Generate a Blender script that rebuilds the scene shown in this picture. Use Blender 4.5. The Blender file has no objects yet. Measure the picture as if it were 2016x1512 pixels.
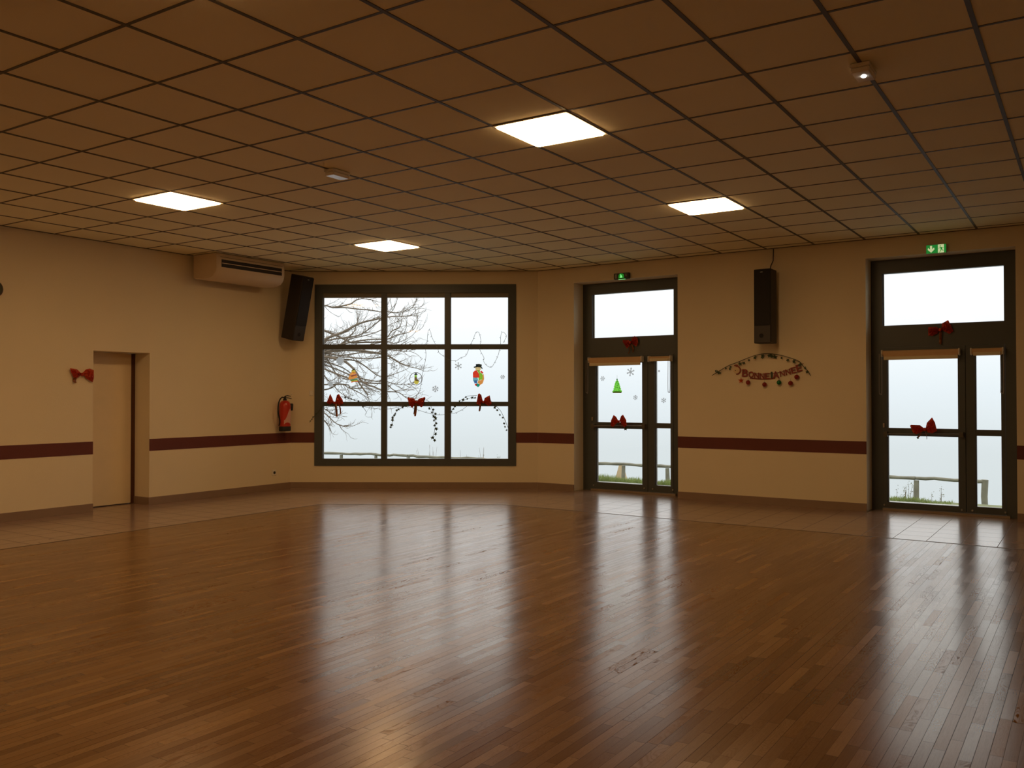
import bpy, math, random
from math import pi, sin, cos, atan2, radians, hypot
from mathutils import Vector, Matrix

# ---------------------------------------------------------------- camera
SC = bpy.context.scene
COL = SC.collection
_cd = bpy.data.cameras.new('camera')
CAM = bpy.data.objects.new('camera', _cd)
COL.objects.link(CAM)
_cd.sensor_fit = 'HORIZONTAL'
_cd.sensor_width = 36.0
_cd.lens = 31.197
_cd.clip_start = 0.05
_cd.clip_end = 300
_r = Vector((0.835848, 0.548961, -0.000246))
_u = Vector((0.007872, -0.011538, 0.999902))
_f = Vector((-0.548904, 0.835769, 0.013965))
CAM.matrix_world = Matrix(((_r.x, _u.x, -_f.x, 4.0944), (_r.y, _u.y, -_f.y, -2.6666),
                           (_r.z, _u.z, -_f.z, 1.3779), (0, 0, 0, 1)))
SC.camera = CAM

# ---------------------------------------------------------------- exposure
SC.view_settings.view_transform = 'Standard'
SC.view_settings.look = 'None'
SC.view_settings.exposure = 0.0
SC.view_settings.gamma = 1.0
SC.view_settings.use_curve_mapping = False
LAMP_STRENGTH = 20.5
LAMP_COLOR = (1.0, 0.60, 0.27)
SKY_STRENGTH = 1.0

# ---------------------------------------------------------------- foggy sky
W = bpy.data.worlds.new('foggy_sky')
SC.world = W
W.use_nodes = True
nt = W.node_tree
nt.nodes.clear()
_o = nt.nodes.new('ShaderNodeOutputWorld')
_b = nt.nodes.new('ShaderNodeBackground')
_tc = nt.nodes.new('ShaderNodeTexCoord')
_sx = nt.nodes.new('ShaderNodeSeparateXYZ')
_mr = nt.nodes.new('ShaderNodeMapRange')
_mr.inputs['From Min'].default_value = -0.12
_mr.inputs['From Max'].default_value = 0.5
_cr = nt.nodes.new('ShaderNodeValToRGB')
e = _cr.color_ramp.elements
e[0].position = 0.0
e[0].color = (0.74, 0.79, 0.80, 1)
e[1].position = 1.0
e[1].color = (2.7, 2.55, 2.3, 1)
for pos, c in ((0.10, (0.78, 0.83, 0.845)), (0.20, (0.90, 0.96, 1.0)), (0.36, (1.15, 1.17, 1.19)), (0.42, (1.30, 1.30, 1.29)), (0.52, (1.8, 1.75, 1.66)), (0.70, (2.4, 2.3, 2.1))):
    el = e.new(pos)
    el.color = (*c, 1)
nt.links.new(_tc.outputs['Generated'], _sx.inputs[0])
nt.links.new(_sx.outputs['Z'], _mr.inputs['Value'])
nt.links.new(_mr.outputs[0], _cr.inputs[0])
nt.links.new(_cr.outputs[0], _b.inputs['Color'])
_b.inputs['Strength'].default_value = SKY_STRENGTH
nt.links.new(_b.outputs[0], _o.inputs[0])

random.seed(7)
HC = 3.264

# ---------------------------------------------------------------- materials
def _mat(name):
    m = bpy.data.materials.new(name)
    m.use_nodes = True
    return m, m.node_tree, m.node_tree.nodes['Principled BSDF']

def mat(name, col, rough=0.6, metal=0.0, var=0.06, scale=8.0, bump=0.0, bscale=60.0, transl=0.0, emit=None, estr=0.0, spec=None, alpha=None):
    m, t, b = _mat(name)
    N, L = t.nodes, t.links
    tc = N.new('ShaderNodeTexCoord')
    no = N.new('ShaderNodeTexNoise')
    no.inputs['Scale'].default_value = scale
    no.inputs['Detail'].default_value = 3
    L.new(tc.outputs['Object'], no.inputs['Vector'])
    mx = N.new('ShaderNodeMix')
    mx.data_type = 'RGBA'
    mx.inputs['A'].default_value = (*[c * (1 - var) for c in col], 1)
    mx.inputs['B'].default_value = (*[min(1, c * (1 + var)) for c in col], 1)
    L.new(no.outputs['Fac'], mx.inputs['Factor'])
    L.new(mx.outputs['Result'], b.inputs['Base Color'])
    b.inputs['Roughness'].default_value = rough
    b.inputs['Metallic'].default_value = metal
    if spec is not None:
        b.inputs['Specular IOR Level'].default_value = spec
    if bump:
        n2 = N.new('ShaderNodeTexNoise')
        n2.inputs['Scale'].default_value = bscale
        n2.inputs['Detail'].default_value = 2
        L.new(tc.outputs['Object'], n2.inputs['Vector'])
        bp = N.new('ShaderNodeBump')
        bp.inputs['Strength'].default_value = bump
        bp.inputs['Distance'].default_value = 0.004
        L.new(n2.outputs['Fac'], bp.inputs['Height'])
        L.new(bp.outputs[0], b.inputs['Normal'])
    if emit:
        b.inputs['Emission Color'].default_value = (*emit, 1)
        b.inputs['Emission Strength'].default_value = estr
    if transl:
        tr = N.new('ShaderNodeBsdfTranslucent')
        L.new(mx.outputs['Result'], tr.inputs['Color'])
        ms = N.new('ShaderNodeMixShader')
        ms.inputs[0].default_value = transl
        L.new(b.outputs[0], ms.inputs[1])
        L.new(tr.outputs[0], ms.inputs[2])
        L.new(ms.outputs[0], N['Material Output'].inputs[0])
    return m

def glass_mat(name, tint=(0.97, 0.985, 0.985)):
    m, t, b = _mat(name)
    N, L = t.nodes, t.links
    N.remove(b)
    tr = N.new('ShaderNodeBsdfTransparent')
    tr.inputs['Color'].default_value = (*tint, 1)
    gl = N.new('ShaderNodeBsdfGlossy')
    gl.inputs['Roughness'].default_value = 0.02
    fr = N.new('ShaderNodeFresnel')
    fr.inputs['IOR'].default_value = 1.30
    ms = N.new('ShaderNodeMixShader')
    L.new(fr.outputs[0], ms.inputs[0])
    L.new(tr.outputs[0], ms.inputs[1])
    L.new(gl.outputs[0], ms.inputs[2])
    L.new(ms.outputs[0], N['Material Output'].inputs[0])
    return m

def math_node(t, op, a, b=None, clamp=False):
    n = t.nodes.new('ShaderNodeMath')
    n.operation = op
    n.use_clamp = clamp
    for i, v in enumerate((a, b)):
        if v is None:
            continue
        if isinstance(v, (int, float)):
            n.inputs[i].default_value = v
        else:
            t.links.new(v, n.inputs[i])
    return n.outputs[0]

def parquet_mat():
    m, t, b = _mat('oak_parquet')
    N, L = t.nodes, t.links
    tc = N.new('ShaderNodeTexCoord')
    sp = N.new('ShaderNodeSeparateXYZ')
    L.new(tc.outputs['Object'], sp.inputs[0])
    x, y = sp.outputs['X'], sp.outputs['Y']
    y = math_node(t, 'ADD', y, math_node(t, 'MULTIPLY', x, 0.0))
    xs = math_node(t, 'DIVIDE', x, 0.048)
    row = math_node(t, 'FLOOR', xs)
    w1 = N.new('ShaderNodeTexWhiteNoise')
    w1.noise_dimensions = '1D'
    L.new(row, w1.inputs['W'])
    yo = math_node(t, 'ADD', math_node(t, 'DIVIDE', y, 0.46), math_node(t, 'MULTIPLY', w1.outputs['Value'], 9.0))
    col = math_node(t, 'FLOOR', yo)
    cv = N.new('ShaderNodeCombineXYZ')
    L.new(row, cv.inputs[0])
    L.new(col, cv.inputs[1])
    w2 = N.new('ShaderNodeTexWhiteNoise')
    w2.noise_dimensions = '3D'
    L.new(cv.outputs[0], w2.inputs['Vector'])
    rnd = w2.outputs['Value']
    w2b = N.new('ShaderNodeTexWhiteNoise')
    w2b.noise_dimensions = '4D'
    L.new(cv.outputs[0], w2b.inputs['Vector'])
    w2b.inputs['W'].default_value = 3.7
    # grain: noise stretched along the plank, moved per plank
    gx = math_node(t, 'ADD', math_node(t, 'MULTIPLY', x, 17.0), math_node(t, 'MULTIPLY', rnd, 40.0))
    gy = math_node(t, 'ADD', math_node(t, 'MULTIPLY', y, 5.0), math_node(t, 'MULTIPLY', rnd, 17.0))
    gv = N.new('ShaderNodeCombineXYZ')
    L.new(gx, gv.inputs[0])
    L.new(gy, gv.inputs[1])
    n1 = N.new('ShaderNodeTexNoise')
    n1.inputs['Scale'].default_value = 1.0
    n1.inputs['Detail'].default_value = 1.5
    n1.inputs['Distortion'].default_value = 0.6
    L.new(gv.outputs[0], n1.inputs['Vector'])
    rings = math_node(t, 'SINE', math_node(t, 'MULTIPLY', n1.outputs['Fac'], 85.0))
    ringf = math_node(t, 'POWER', math_node(t, 'ADD', math_node(t, 'MULTIPLY', rings, 0.5), 0.5), 3.0)
    # only some planks show strong cathedral figure
    fig = N.new('ShaderNodeMapRange')
    fig.inputs['From Min'].default_value = 0.45
    fig.inputs['From Max'].default_value = 0.95
    L.new(w2.outputs['Color'], fig.inputs['Value'])
    ringm = math_node(t, 'MULTIPLY', ringf, math_node(t, 'ADD', math_node(t, 'MULTIPLY', fig.outputs[0], 0.8), 0.2))
    # fine fibre
    fv = N.new('ShaderNodeCombineXYZ')
    L.new(math_node(t, 'MULTIPLY', x, 260.0), fv.inputs[0])
    L.new(math_node(t, 'MULTIPLY', y, 9.0), fv.inputs[1])
    L.new(rnd, fv.inputs[2])
    n2 = N.new('ShaderNodeTexNoise')
    n2.inputs['Scale'].default_value = 1.0
    n2.inputs['Detail'].default_value = 2
    L.new(fv.outputs[0], n2.inputs['Vector'])
    cr = N.new('ShaderNodeValToRGB')
    e = cr.color_ramp.elements
    e[0].color = (0.165, 0.084, 0.029, 1)
    e[1].color = (0.300, 0.172, 0.062, 1)
    e.new(0.35).color = (0.205, 0.108, 0.038, 1)
    e.new(0.80).color = (0.242, 0.132, 0.047, 1)
    L.new(rnd, cr.inputs[0])
    dk = N.new('ShaderNodeMix')
    dk.data_type = 'RGBA'
    dk.blend_type = 'MULTIPLY'
    L.new(cr.outputs[0], dk.inputs['A'])
    dk.inputs['B'].default_value = (0.62, 0.55, 0.48, 1)
    L.new(math_node(t, 'MULTIPLY', ringm, 0.65), dk.inputs['Factor'])
    dk2 = N.new('ShaderNodeMix')
    dk2.data_type = 'RGBA'
    dk2.blend_type = 'MULTIPLY'
    L.new(dk.outputs['Result'], dk2.inputs['A'])
    dk2.inputs['B'].default_value = (0.75, 0.72, 0.68, 1)
    L.new(n2.outputs['Fac'], dk2.inputs['Factor'])
    # joints
    fx = math_node(t, 'FRACT', xs)
    ex = math_node(t, 'MINIMUM', fx, math_node(t, 'SUBTRACT', 1.0, fx))
    jx = math_node(t, 'LESS_THAN', math_node(t, 'MULTIPLY', ex, 0.048), math_node(t, 'MULTIPLY', w1.outputs['Value'], 0.0016))
    fy = math_node(t, 'FRACT', yo)
    ey = math_node(t, 'MINIMUM', fy, math_node(t, 'SUBTRACT', 1.0, fy))
    jy = math_node(t, 'LESS_THAN', math_node(t, 'MULTIPLY', ey, 0.46), 0.0008)
    j = math_node(t, 'MAXIMUM', jx, jy)
    jm = N.new('ShaderNodeMix')
    jm.data_type = 'RGBA'
    L.new(math_node(t, 'MULTIPLY', j, 0.8), jm.inputs['Factor'])
    L.new(dk2.outputs['Result'], jm.inputs['A'])
    jm.inputs['B'].default_value = (0.03, 0.014, 0.006, 1)
    L.new(jm.outputs['Result'], b.inputs['Base Color'])
    # worn varnish: roughness changes from plank to plank and with the grain
    big = N.new('ShaderNodeTexNoise')
    big.inputs['Scale'].default_value = 0.8
    L.new(tc.outputs['Object'], big.inputs['Vector'])
    ro = math_node(t, 'ADD', PARQ_ROUGH, math_node(t, 'MULTIPLY', rnd, 0.05))
    ro = math_node(t, 'ADD', ro, math_node(t, 'MULTIPLY', big.outputs['Fac'], 0.06))
    L.new(ro, b.inputs['Roughness'])
    b.inputs['IOR'].default_value = 1.5
    # the open pores of the rings and some duller strips reflect less
    sl = math_node(t, 'SUBTRACT', math_node(t, 'ADD', 0.42, math_node(t, 'MULTIPLY', w2b.outputs['Value'], 0.22)), math_node(t, 'MULTIPLY', ringm, 0.60))
    L.new(math_node(t, 'MULTIPLY', sl, math_node(t, 'SUBTRACT', 1.0, math_node(t, 'MULTIPLY', j, 0.9)), True), b.inputs['Specular IOR Level'])
    # each strip lies at a very slightly different tilt
    hx = math_node(t, 'MULTIPLY', math_node(t, 'SUBTRACT', fx, 0.5), math_node(t, 'MULTIPLY', math_node(t, 'SUBTRACT', w2b.outputs['Value'], 0.5), 0.0005))
    h = math_node(t, 'ADD', math_node(t, 'MULTIPLY', j, -0.0003), hx)
    h = math_node(t, 'ADD', h, math_node(t, 'MULTIPLY', math_node(t, 'SUBTRACT', fy, 0.5), math_node(t, 'MULTIPLY', math_node(t, 'SUBTRACT', rnd, 0.5), 0.0022)))
    h = math_node(t, 'ADD', h, math_node(t, 'MULTIPLY', big.outputs['Fac'], 0.0008))
    bp = N.new('ShaderNodeBump')
    bp.inputs['Strength'].default_value = 1.0
    bp.inputs['Distance'].default_value = 1.0
    L.new(h, bp.inputs['Height'])
    L.new(bp.outputs[0], b.inputs['Normal'])
    return m
PARQ_ROUGH = 0.175

def tile_mat():
    m, t, b = _mat('floor_tiles')
    N, L = t.nodes, t.links
    tc = N.new('ShaderNodeTexCoord')
    sp = N.new('ShaderNodeSeparateXYZ')
    L.new(tc.outputs['Object'], sp.inputs[0])
    xs = math_node(t, 'DIVIDE', math_node(t, 'SUBTRACT', sp.outputs['X'], 0.055), 0.2985)
    ys = math_node(t, 'DIVIDE', math_node(t, 'SUBTRACT', sp.outputs['Y'], 0.01), 0.2985)
    ed = []
    for s in (xs, ys):
        f = math_node(t, 'FRACT', s)
        ed.append(math_node(t, 'MINIMUM', f, math_node(t, 'SUBTRACT', 1.0, f)))
    j = math_node(t, 'LESS_THAN', math_node(t, 'MULTIPLY', math_node(t, 'MINIMUM', *ed), 0.2985), 0.0028)
    cv = N.new('ShaderNodeCombineXYZ')
    L.new(math_node(t, 'FLOOR', xs), cv.inputs[0])
    L.new(math_node(t, 'FLOOR', ys), cv.inputs[1])
    wn = N.new('ShaderNodeTexWhiteNoise')
    L.new(cv.outputs[0], wn.inputs['Vector'])
    no = N.new('ShaderNodeTexNoise')
    no.inputs['Scale'].default_value = 9
    no.inputs['Detail'].default_value = 4
    L.new(tc.outputs['Object'], no.inputs['Vector'])
    cr = N.new('ShaderNodeValToRGB')
    cr.color_ramp.elements[0].color = (0.235, 0.150, 0.105, 1)
    cr.color_ramp.elements[1].color = (0.335, 0.225, 0.165, 1)
    L.new(math_node(t, 'ADD', math_node(t, 'MULTIPLY', wn.outputs['Value'], 0.4), math_node(t, 'MULTIPLY', no.outputs['Fac'], 0.6)), cr.inputs[0])
    jm = N.new('ShaderNodeMix')
    jm.data_type = 'RGBA'
    L.new(j, jm.inputs['Factor'])
    L.new(cr.outputs[0], jm.inputs['A'])
    jm.inputs['B'].default_value = (0.07, 0.045, 0.032, 1)
    L.new(jm.outputs['Result'], b.inputs['Base Color'])
    L.new(math_node(t, 'ADD', 0.20, math_node(t, 'MULTIPLY', j, 0.5)), b.inputs['Roughness'])
    h = math_node(t, 'ADD', math_node(t, 'MULTIPLY', j, -0.001), math_node(t, 'MULTIPLY', no.outputs['Fac'], 0.00008))
    bp = N.new('ShaderNodeBump')
    bp.inputs['Strength'].default_value = 1.0
    bp.inputs['Distance'].default_value = 1.0
    L.new(h, bp.inputs['Height'])
    L.new(bp.outputs[0], b.inputs['Normal'])
    return m

M = {}
M['wall'] = mat('cream_plaster', (0.79, 0.69, 0.49), 0.9, var=0.04, scale=1.3, bump=0.35, bscale=90, spec=0.25)
M['ceil'] = mat('ceiling_panel', (0.93, 0.87, 0.60), 0.95, var=0.05, scale=0.9, bump=0.25, bscale=220, spec=0.2)
M['grid'] = mat('dark_ceiling_grid', (0.10, 0.085, 0.055), 0.6, var=0.1)
M['parquet'] = parquet_mat()
M['tile'] = tile_mat()
M['plinth'] = mat('plinth_tile', (0.27, 0.18, 0.12), 0.45, var=0.12, scale=6)
M['band'] = mat('burgundy_paint', (0.125, 0.026, 0.016), 0.65, var=0.08)
M['alu'] = mat('dark_bronze_aluminium', (0.070, 0.078, 0.074), 0.42, var=0.08, scale=3)
M['strip'] = mat('brown_strip', (0.20, 0.18, 0.13), 0.5)
M['alu2'] = mat('bronze_bead', (0.10, 0.085, 0.06), 0.5, var=0.08)
M['sill'] = mat('aluminium_threshold', (0.34, 0.27, 0.19), 0.4, 0.5)
M['steel'] = mat('brushed_steel', (0.55, 0.52, 0.48), 0.3, 0.9)
M['glass'] = glass_mat('window_glass')
M['blind'] = mat('beige_blind_fabric', (0.62, 0.40, 0.20), 0.8, var=0.06, scale=30)
M['hem'] = mat('light_hem_bar', (0.80, 0.68, 0.42), 0.6, transl=0.15)
M['chain'] = mat('bead_chain', (0.28, 0.24, 0.2), 0.5)
M['doorleaf'] = mat('cream_door_paint', (0.80, 0.66, 0.44), 0.5, var=0.04)
M['doorframe'] = mat('dark_brown_stain', (0.09, 0.03, 0.012), 0.5, var=0.15)
M['lampframe'] = mat('white_lamp_frame', (0.8, 0.75, 0.65), 0.4)
M['white'] = mat('white_plastic', (0.78, 0.73, 0.62), 0.45, var=0.04)
M['lamp'] = mat('lit_diffuser', (0.9, 0.9, 0.9), 0.5, emit=LAMP_COLOR, estr=LAMP_STRENGTH)
M['black'] = mat('black_vinyl', (0.022, 0.018, 0.016), 0.55, var=0.15, scale=40)
M['grille'] = mat('black_grille', (0.012, 0.010, 0.009), 0.75, var=0.3, scale=300, bump=0.5, bscale=400)
M['speaker_low'] = mat('black_baffle', (0.038, 0.031, 0.026), 0.5, var=0.1)
M['foil'] = mat('red_foil', (0.62, 0.075, 0.030), 0.32, 0.5, var=0.3, scale=60, bump=1.0, bscale=90, transl=0.30)
M['tail'] = mat('olive_red_ribbon', (0.30, 0.11, 0.04), 0.4, 0.5, var=0.3, scale=50, transl=0.2)
M['leaf'] = mat('ivy_leaf', (0.045, 0.075, 0.030), 0.5, var=0.35, scale=40, transl=0.12)
M['vine'] = mat('vine_wire', (0.06, 0.065, 0.035), 0.7)
M['wire'] = mat('green_wire', (0.16, 0.19, 0.17), 0.6)
M['flake'] = mat('frosted_film', (0.52, 0.55, 0.60), 0.7, var=0.05, transl=0.92)
M['red'] = mat('extinguisher_red', (0.50, 0.030, 0.014), 0.3, var=0.06)
M['labelw'] = mat('pink_white_label', (0.72, 0.42, 0.34), 0.5, var=0.05)
M['rubber'] = mat('black_rubber', (0.015, 0.013, 0.012), 0.6)
M['signgreen'] = mat('sign_green', (0.015, 0.30, 0.05), 0.4, emit=(0.012, 0.24, 0.035), estr=0.7)
M['signwhite'] = mat('sign_white_glow', (0.8, 0.85, 0.55), 0.4, emit=(0.80, 0.95, 0.50), estr=0.55)
M['signbox'] = mat('sign_box', (0.45, 0.55, 0.35), 0.4)
M['signdark'] = mat('sign_dark_green', (0.035, 0.040, 0.015), 0.4)
M['signlit'] = mat('sign_led_green', (0.0, 0.3, 0.02), 0.4, emit=(0.01, 0.26, 0.02), estr=0.6)
M['signarrow'] = mat('sign_led_arrow', (0.3, 0.8, 0.3), 0.4, emit=(0.20, 0.85, 0.25), estr=0.9)
M['signdim'] = mat('sign_dim_white', (0.30, 0.31, 0.20), 0.5)
M['clear'] = mat('clear_cover', (0.85, 0.80, 0.72), 0.12, var=0.03, spec=0.6)
M['led'] = mat('lit_led', (1, 1, 1), 0.5, emit=(1, 0.97, 0.9), estr=6)
M['ac'] = mat('ac_beige', (0.70, 0.56, 0.38), 0.5, var=0.03)
M['acdark'] = mat('ac_vent_dark', (0.020, 0.014, 0.009), 0.6)
M['letter'] = mat('burgundy_glitter_card', (0.24, 0.034, 0.020), 0.5, 0.2, var=0.35, scale=120)
M['bauble_red'] = mat('red_bauble', (0.30, 0.03, 0.018), 0.12, 0.4, var=0.05)
M['bauble_green'] = mat('green_bauble', (0.02, 0.18, 0.05), 0.12, 0.6, var=0.05)
M['gold_red'] = mat('orange_red_star', (0.9, 0.16, 0.03), 0.2, 0.7)
M['felt'] = mat('cream_felt', (0.74, 0.58, 0.34), 0.9)
M['brownfelt'] = mat('brown_red_felt', (0.26, 0.06, 0.03), 0.9)
M['bark'] = mat('bark', (0.125, 0.100, 0.078), 0.9, var=0.3, scale=12, bump=0.5, bscale=40)
M['log'] = mat('weathered_log', (0.150, 0.150, 0.125), 0.9, var=0.55, scale=5, bump=0.6, bscale=30)
M['grass'] = mat('grass', (0.20, 0.26, 0.085), 0.8, var=0.5, scale=6, transl=0.3)
M['bank'] = mat('grassy_bank', (0.13, 0.15, 0.08), 0.95, var=0.4, scale=9, bump=1.0, bscale=20)
M['terrace'] = mat('wet_concrete', (0.26, 0.27, 0.29), 0.4, var=0.15, scale=2.5, bump=0.3, bscale=40)
M['shrub'] = mat('grey_green_foliage', (0.16, 0.175, 0.125), 0.9, var=0.35, scale=8, transl=0.3)
M['stone'] = mat('beige_sandstone', (0.42, 0.33, 0.22), 0.9, var=0.12, scale=5, bump=0.5, bscale=25)
for nm, c in {'s_red': (0.85, 0.06, 0.03), 's_green': (0.30, 0.62, 0.05), 's_blue': (0.06, 0.20, 0.50), 's_teal': (0.02, 0.40, 0.30),
              's_orange': (0.90, 0.38, 0.10), 's_yellow': (0.75, 0.65, 0.12), 's_black': (0.03, 0.035, 0.03), 's_cream': (0.80, 0.62, 0.32),
              's_brown': (0.22, 0.14, 0.06), 's_dgreen': (0.04, 0.22, 0.03), 's_lgreen': (0.25, 0.85, 0.10), 's_lilac': (0.45, 0.30, 0.45),
              's_sky': (0.20, 0.50, 0.62)}.items():
    M[nm] = mat('window_paint_' + nm[2:], c, 0.5, var=0.15, scale=60, transl=0.92)

# ---------------------------------------------------------------- mesh building
class MB:
    def __init__(s):
        s.v, s.f, s.m = [], [], []
    def add(s, verts, faces, mi=0):
        b = len(s.v)
        s.v += [tuple(v) for v in verts]
        s.f += [tuple(b + i for i in f) for f in faces]
        s.m += [mi] * len(faces)
        return s
    def box(s, x0, x1, y0, y1, z0, z1, mi=0):
        v = [(x, y, z) for z in (z0, z1) for y in (y0, y1) for x in (x0, x1)]
        return s.add(v, [(0, 2, 3, 1), (4, 5, 7, 6), (0, 1, 5, 4), (2, 6, 7, 3), (0, 4, 6, 2), (1, 3, 7, 5)], mi)
    def bbox(s, x0, x1, y0, y1, z0, z1, r=0.01, mi=0):
        """box with chamfered edges"""
        r = min(r, (x1 - x0) * .45, (y1 - y0) * .45, (z1 - z0) * .45)
        cs = []
        P = []
        idx = {}
        for ix, (X, dx) in enumerate(((x0, r), (x1, -r))):
            for iy, (Y, dy) in enumerate(((y0, r), (y1, -r))):
                for iz, (Z, dz) in enumerate(((z0, r), (z1, -r))):
                    idx[ix, iy, iz] = (len(P), len(P) + 1, len(P) + 2)
                    P += [(X, Y + dy, Z + dz), (X + dx, Y, Z + dz), (X + dx, Y + dy, Z)]
        F = []
        g = lambda a, b, c, k: idx[a, b, c][k]
        F.append((g(0,0,0,0), g(0,0,1,0), g(0,1,1,0), g(0,1,0,0)))
        F.append((g(1,0,0,0), g(1,1,0,0), g(1,1,1,0), g(1,0,1,0)))
        F.append((g(0,0,0,1), g(1,0,0,1), g(1,0,1,1), g(0,0,1,1)))
        F.append((g(0,1,0,1), g(0,1,1,1), g(1,1,1,1), g(1,1,0,1)))
        F.append((g(0,0,0,2), g(0,1,0,2), g(1,1,0,2), g(1,0,0,2)))
        F.append((g(0,0,1,2), g(1,0,1,2), g(1,1,1,2), g(0,1,1,2)))
        for a in (0, 1):
            for b in (0, 1):
                F.append((g(0,a,b,1), g(1,a,b,1), g(1,a,b,2), g(0,a,b,2)))
                F.append((g(a,0,b,0), g(a,1,b,0), g(a,1,b,2), g(a,0,b,2)))
                F.append((g(a,b,0,0), g(a,b,1,0), g(a,b,1,1), g(a,b,0,1)))
                for c in (0, 1):
                    F.append(idx[a, b, c])
        return s.add(P, F, mi)
    def prism(s, pts, y0, y1, mi=0):
        """outline in x,z extruded along y"""
        n = len(pts)
        v = [(x, y0, z) for x, z in pts] + [(x, y1, z) for x, z in pts]
        f = [tuple(range(n)), tuple(range(2 * n - 1, n - 1, -1))]
        f += [(i, (i + 1) % n, n + (i + 1) % n, n + i) for i in range(n)]
        return s.add(v, f, mi)
    def flat(s, pts, y, mi=0):
        return s.add([(x, y, z) for x, z in pts], [tuple(range(len(pts)))], mi)
    def prismz(s, pts, z0, z1, mi=0):
        n = len(pts)
        v = [(x, y, z0) for x, y in pts] + [(x, y, z1) for x, y in pts]
        f = [tuple(range(n)), tuple(range(2 * n - 1, n - 1, -1))]
        f += [(i, (i + 1) % n, n + (i + 1) % n, n + i) for i in range(n)]
        return s.add(v, f, mi)
    def prismx(s, pts, x0, x1, mi=0):
        n = len(pts)
        v = [(x0, y, z) for y, z in pts] + [(x1, y, z) for y, z in pts]
        f = [tuple(range(n)), tuple(range(2 * n - 1, n - 1, -1))]
        f += [(i, (i + 1) % n, n + (i + 1) % n, n + i) for i in range(n)]
        return s.add(v, f, mi)
    def tube(s, pts, r, n=6, mi=0, cap=True):
        pts = [Vector(p) for p in pts]
        if len(pts) < 2:
            return s
        rs = r if isinstance(r, (list, tuple)) else [r] * len(pts)
        V, F = [], []
        up = None
        for i, p in enumerate(pts):
            d = (pts[min(i + 1, len(pts) - 1)] - pts[max(i - 1, 0)])
            if d.length < 1e-9:
                d = Vector((0, 0, 1))
            d.normalize()
            if up is None:
                up = Vector((0, 0, 1)) if abs(d.z) < 0.9 else Vector((1, 0, 0))
            a = d.cross(up)
            if a.length < 1e-6:
                a = d.cross(Vector((0.3, 1, 0.2)))
            a.normalize()
            b = a.cross(d).normalized()
            up = b
            for k in range(n):
                t = 2 * pi * k / n
                V.append(p + (a * cos(t) + b * sin(t)) * rs[i])
        for i in range(len(pts) - 1):
            for k in range(n):
                F.append((i * n + k, i * n + (k + 1) % n, (i + 1) * n + (k + 1) % n, (i + 1) * n + k))
        if cap:
            F.append(tuple(range(n - 1, -1, -1)))
            F.append(tuple((len(pts) - 1) * n + k for k in range(n)))
        return s.add(V, F, mi)
    def lathe(s, prof, c=(0, 0, 0), n=20, axis='z', mi=0):
        V, F = [], []
        for r, h in prof:
            for k in range(n):
                t = 2 * pi * k / n
                if axis == 'z':
                    V.append((c[0] + r * cos(t), c[1] + r * sin(t), c[2] + h))
                elif axis == 'y':
                    V.append((c[0] + r * cos(t), c[1] + h, c[2] + r * sin(t)))
                else:
                    V.append((c[0] + h, c[1] + r * cos(t), c[2] + r * sin(t)))
        for i in range(len(prof) - 1):
            for k in range(n):
                F.append((i * n + k, i * n + (k + 1) % n, (i + 1) * n + (k + 1) % n, (i + 1) * n + k))
        F.append(tuple(range(n - 1, -1, -1)))
        F.append(tuple((len(prof) - 1) * n + k for k in range(n)))
        return s.add(V, F, mi)
    def xf(s, mtx):
        s.v = [tuple(mtx @ Vector(v)) for v in s.v]
        return s
    def build(s, name, mats, parent=None, smooth=None, loc=None, rz=0):
        me = bpy.data.meshes.new(name)
        me.from_pydata(s.v, [], s.f)
        if not isinstance(mats, (list, tuple)):
            mats = [mats]
        for m_ in mats:
            me.materials.append(m_)
        me.polygons.foreach_set('material_index', s.m)
        if smooth:
            me.polygons.foreach_set('use_smooth', [True] * len(s.f))
            me.set_sharp_from_angle(angle=radians(smooth))
        me.validate()
        me.update()
        o = bpy.data.objects.new(name, me)
        COL.objects.link(o)
        if parent is not None:
            o.parent = parent
        if loc is not None:
            o.location = loc
        if rz:
            o.rotation_euler.z = rz
        return o

def tag(o, label=None, cat=None, group=None, kind=None):
    if label:
        o['label'] = label
    if cat:
        o['category'] = cat
    if group:
        o['group'] = group
    if kind:
        o['kind'] = kind
    return o

def empty(name, loc=(0, 0, 0), rz=0):
    o = bpy.data.objects.new(name, None)
    o.empty_display_size = 0.1
    COL.objects.link(o)
    o.location = loc
    o.rotation_euler.z = rz
    return o

def copy_tree(o, parent=None):
    c = o.copy()
    COL.objects.link(c)
    c.parent = parent
    for ch in [k for k in o.children]:
        copy_tree(ch, c)
    return c

# walls: a frame per wall. s runs left to right as seen from inside, off is depth behind the
# plaster face (negative = into the room), z is height over the floor
class WF:
    def __init__(w, th, d):
        w.n = Vector((cos(th), sin(th), 0))
        w.d = d
        w.t = Vector((-w.n.y, w.n.x, 0))
        if w.t.dot(_r) < 0:
            w.t = -w.t
        w.rz = atan2(w.t.y, w.t.x)
    def P(w, s, off=0, z=0):
        p = w.t * s + w.n * (w.d - off)
        return Vector((p.x, p.y, z))
    def root(w, name, s, z, off=0):
        return empty(name, w.P(s, off, z), w.rz)
    def O(w):
        return w.P(0, 0, 0)
WL = WF(0.011612, -5.941234)
WW = WF(-1.0038, -8.852907)
WD = WF(-1.589333, -8.605978)
def cross2(a, b):
    det = a.n.x * b.n.y - a.n.y * b.n.x
    return Vector(((a.d * b.n.y - b.d * a.n.y) / det, (a.n.x * b.d - b.n.x * a.d) / det, 0))
C1 = cross2(WL, WW)      # left wall / window wall
C2 = cross2(WW, WD)      # window wall / door wall
SL1 = WL.t.dot(C1)
SW1, SW2 = WW.t.dot(C1), WW.t.dot(C2)
SD2 = WD.t.dot(C2)
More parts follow.
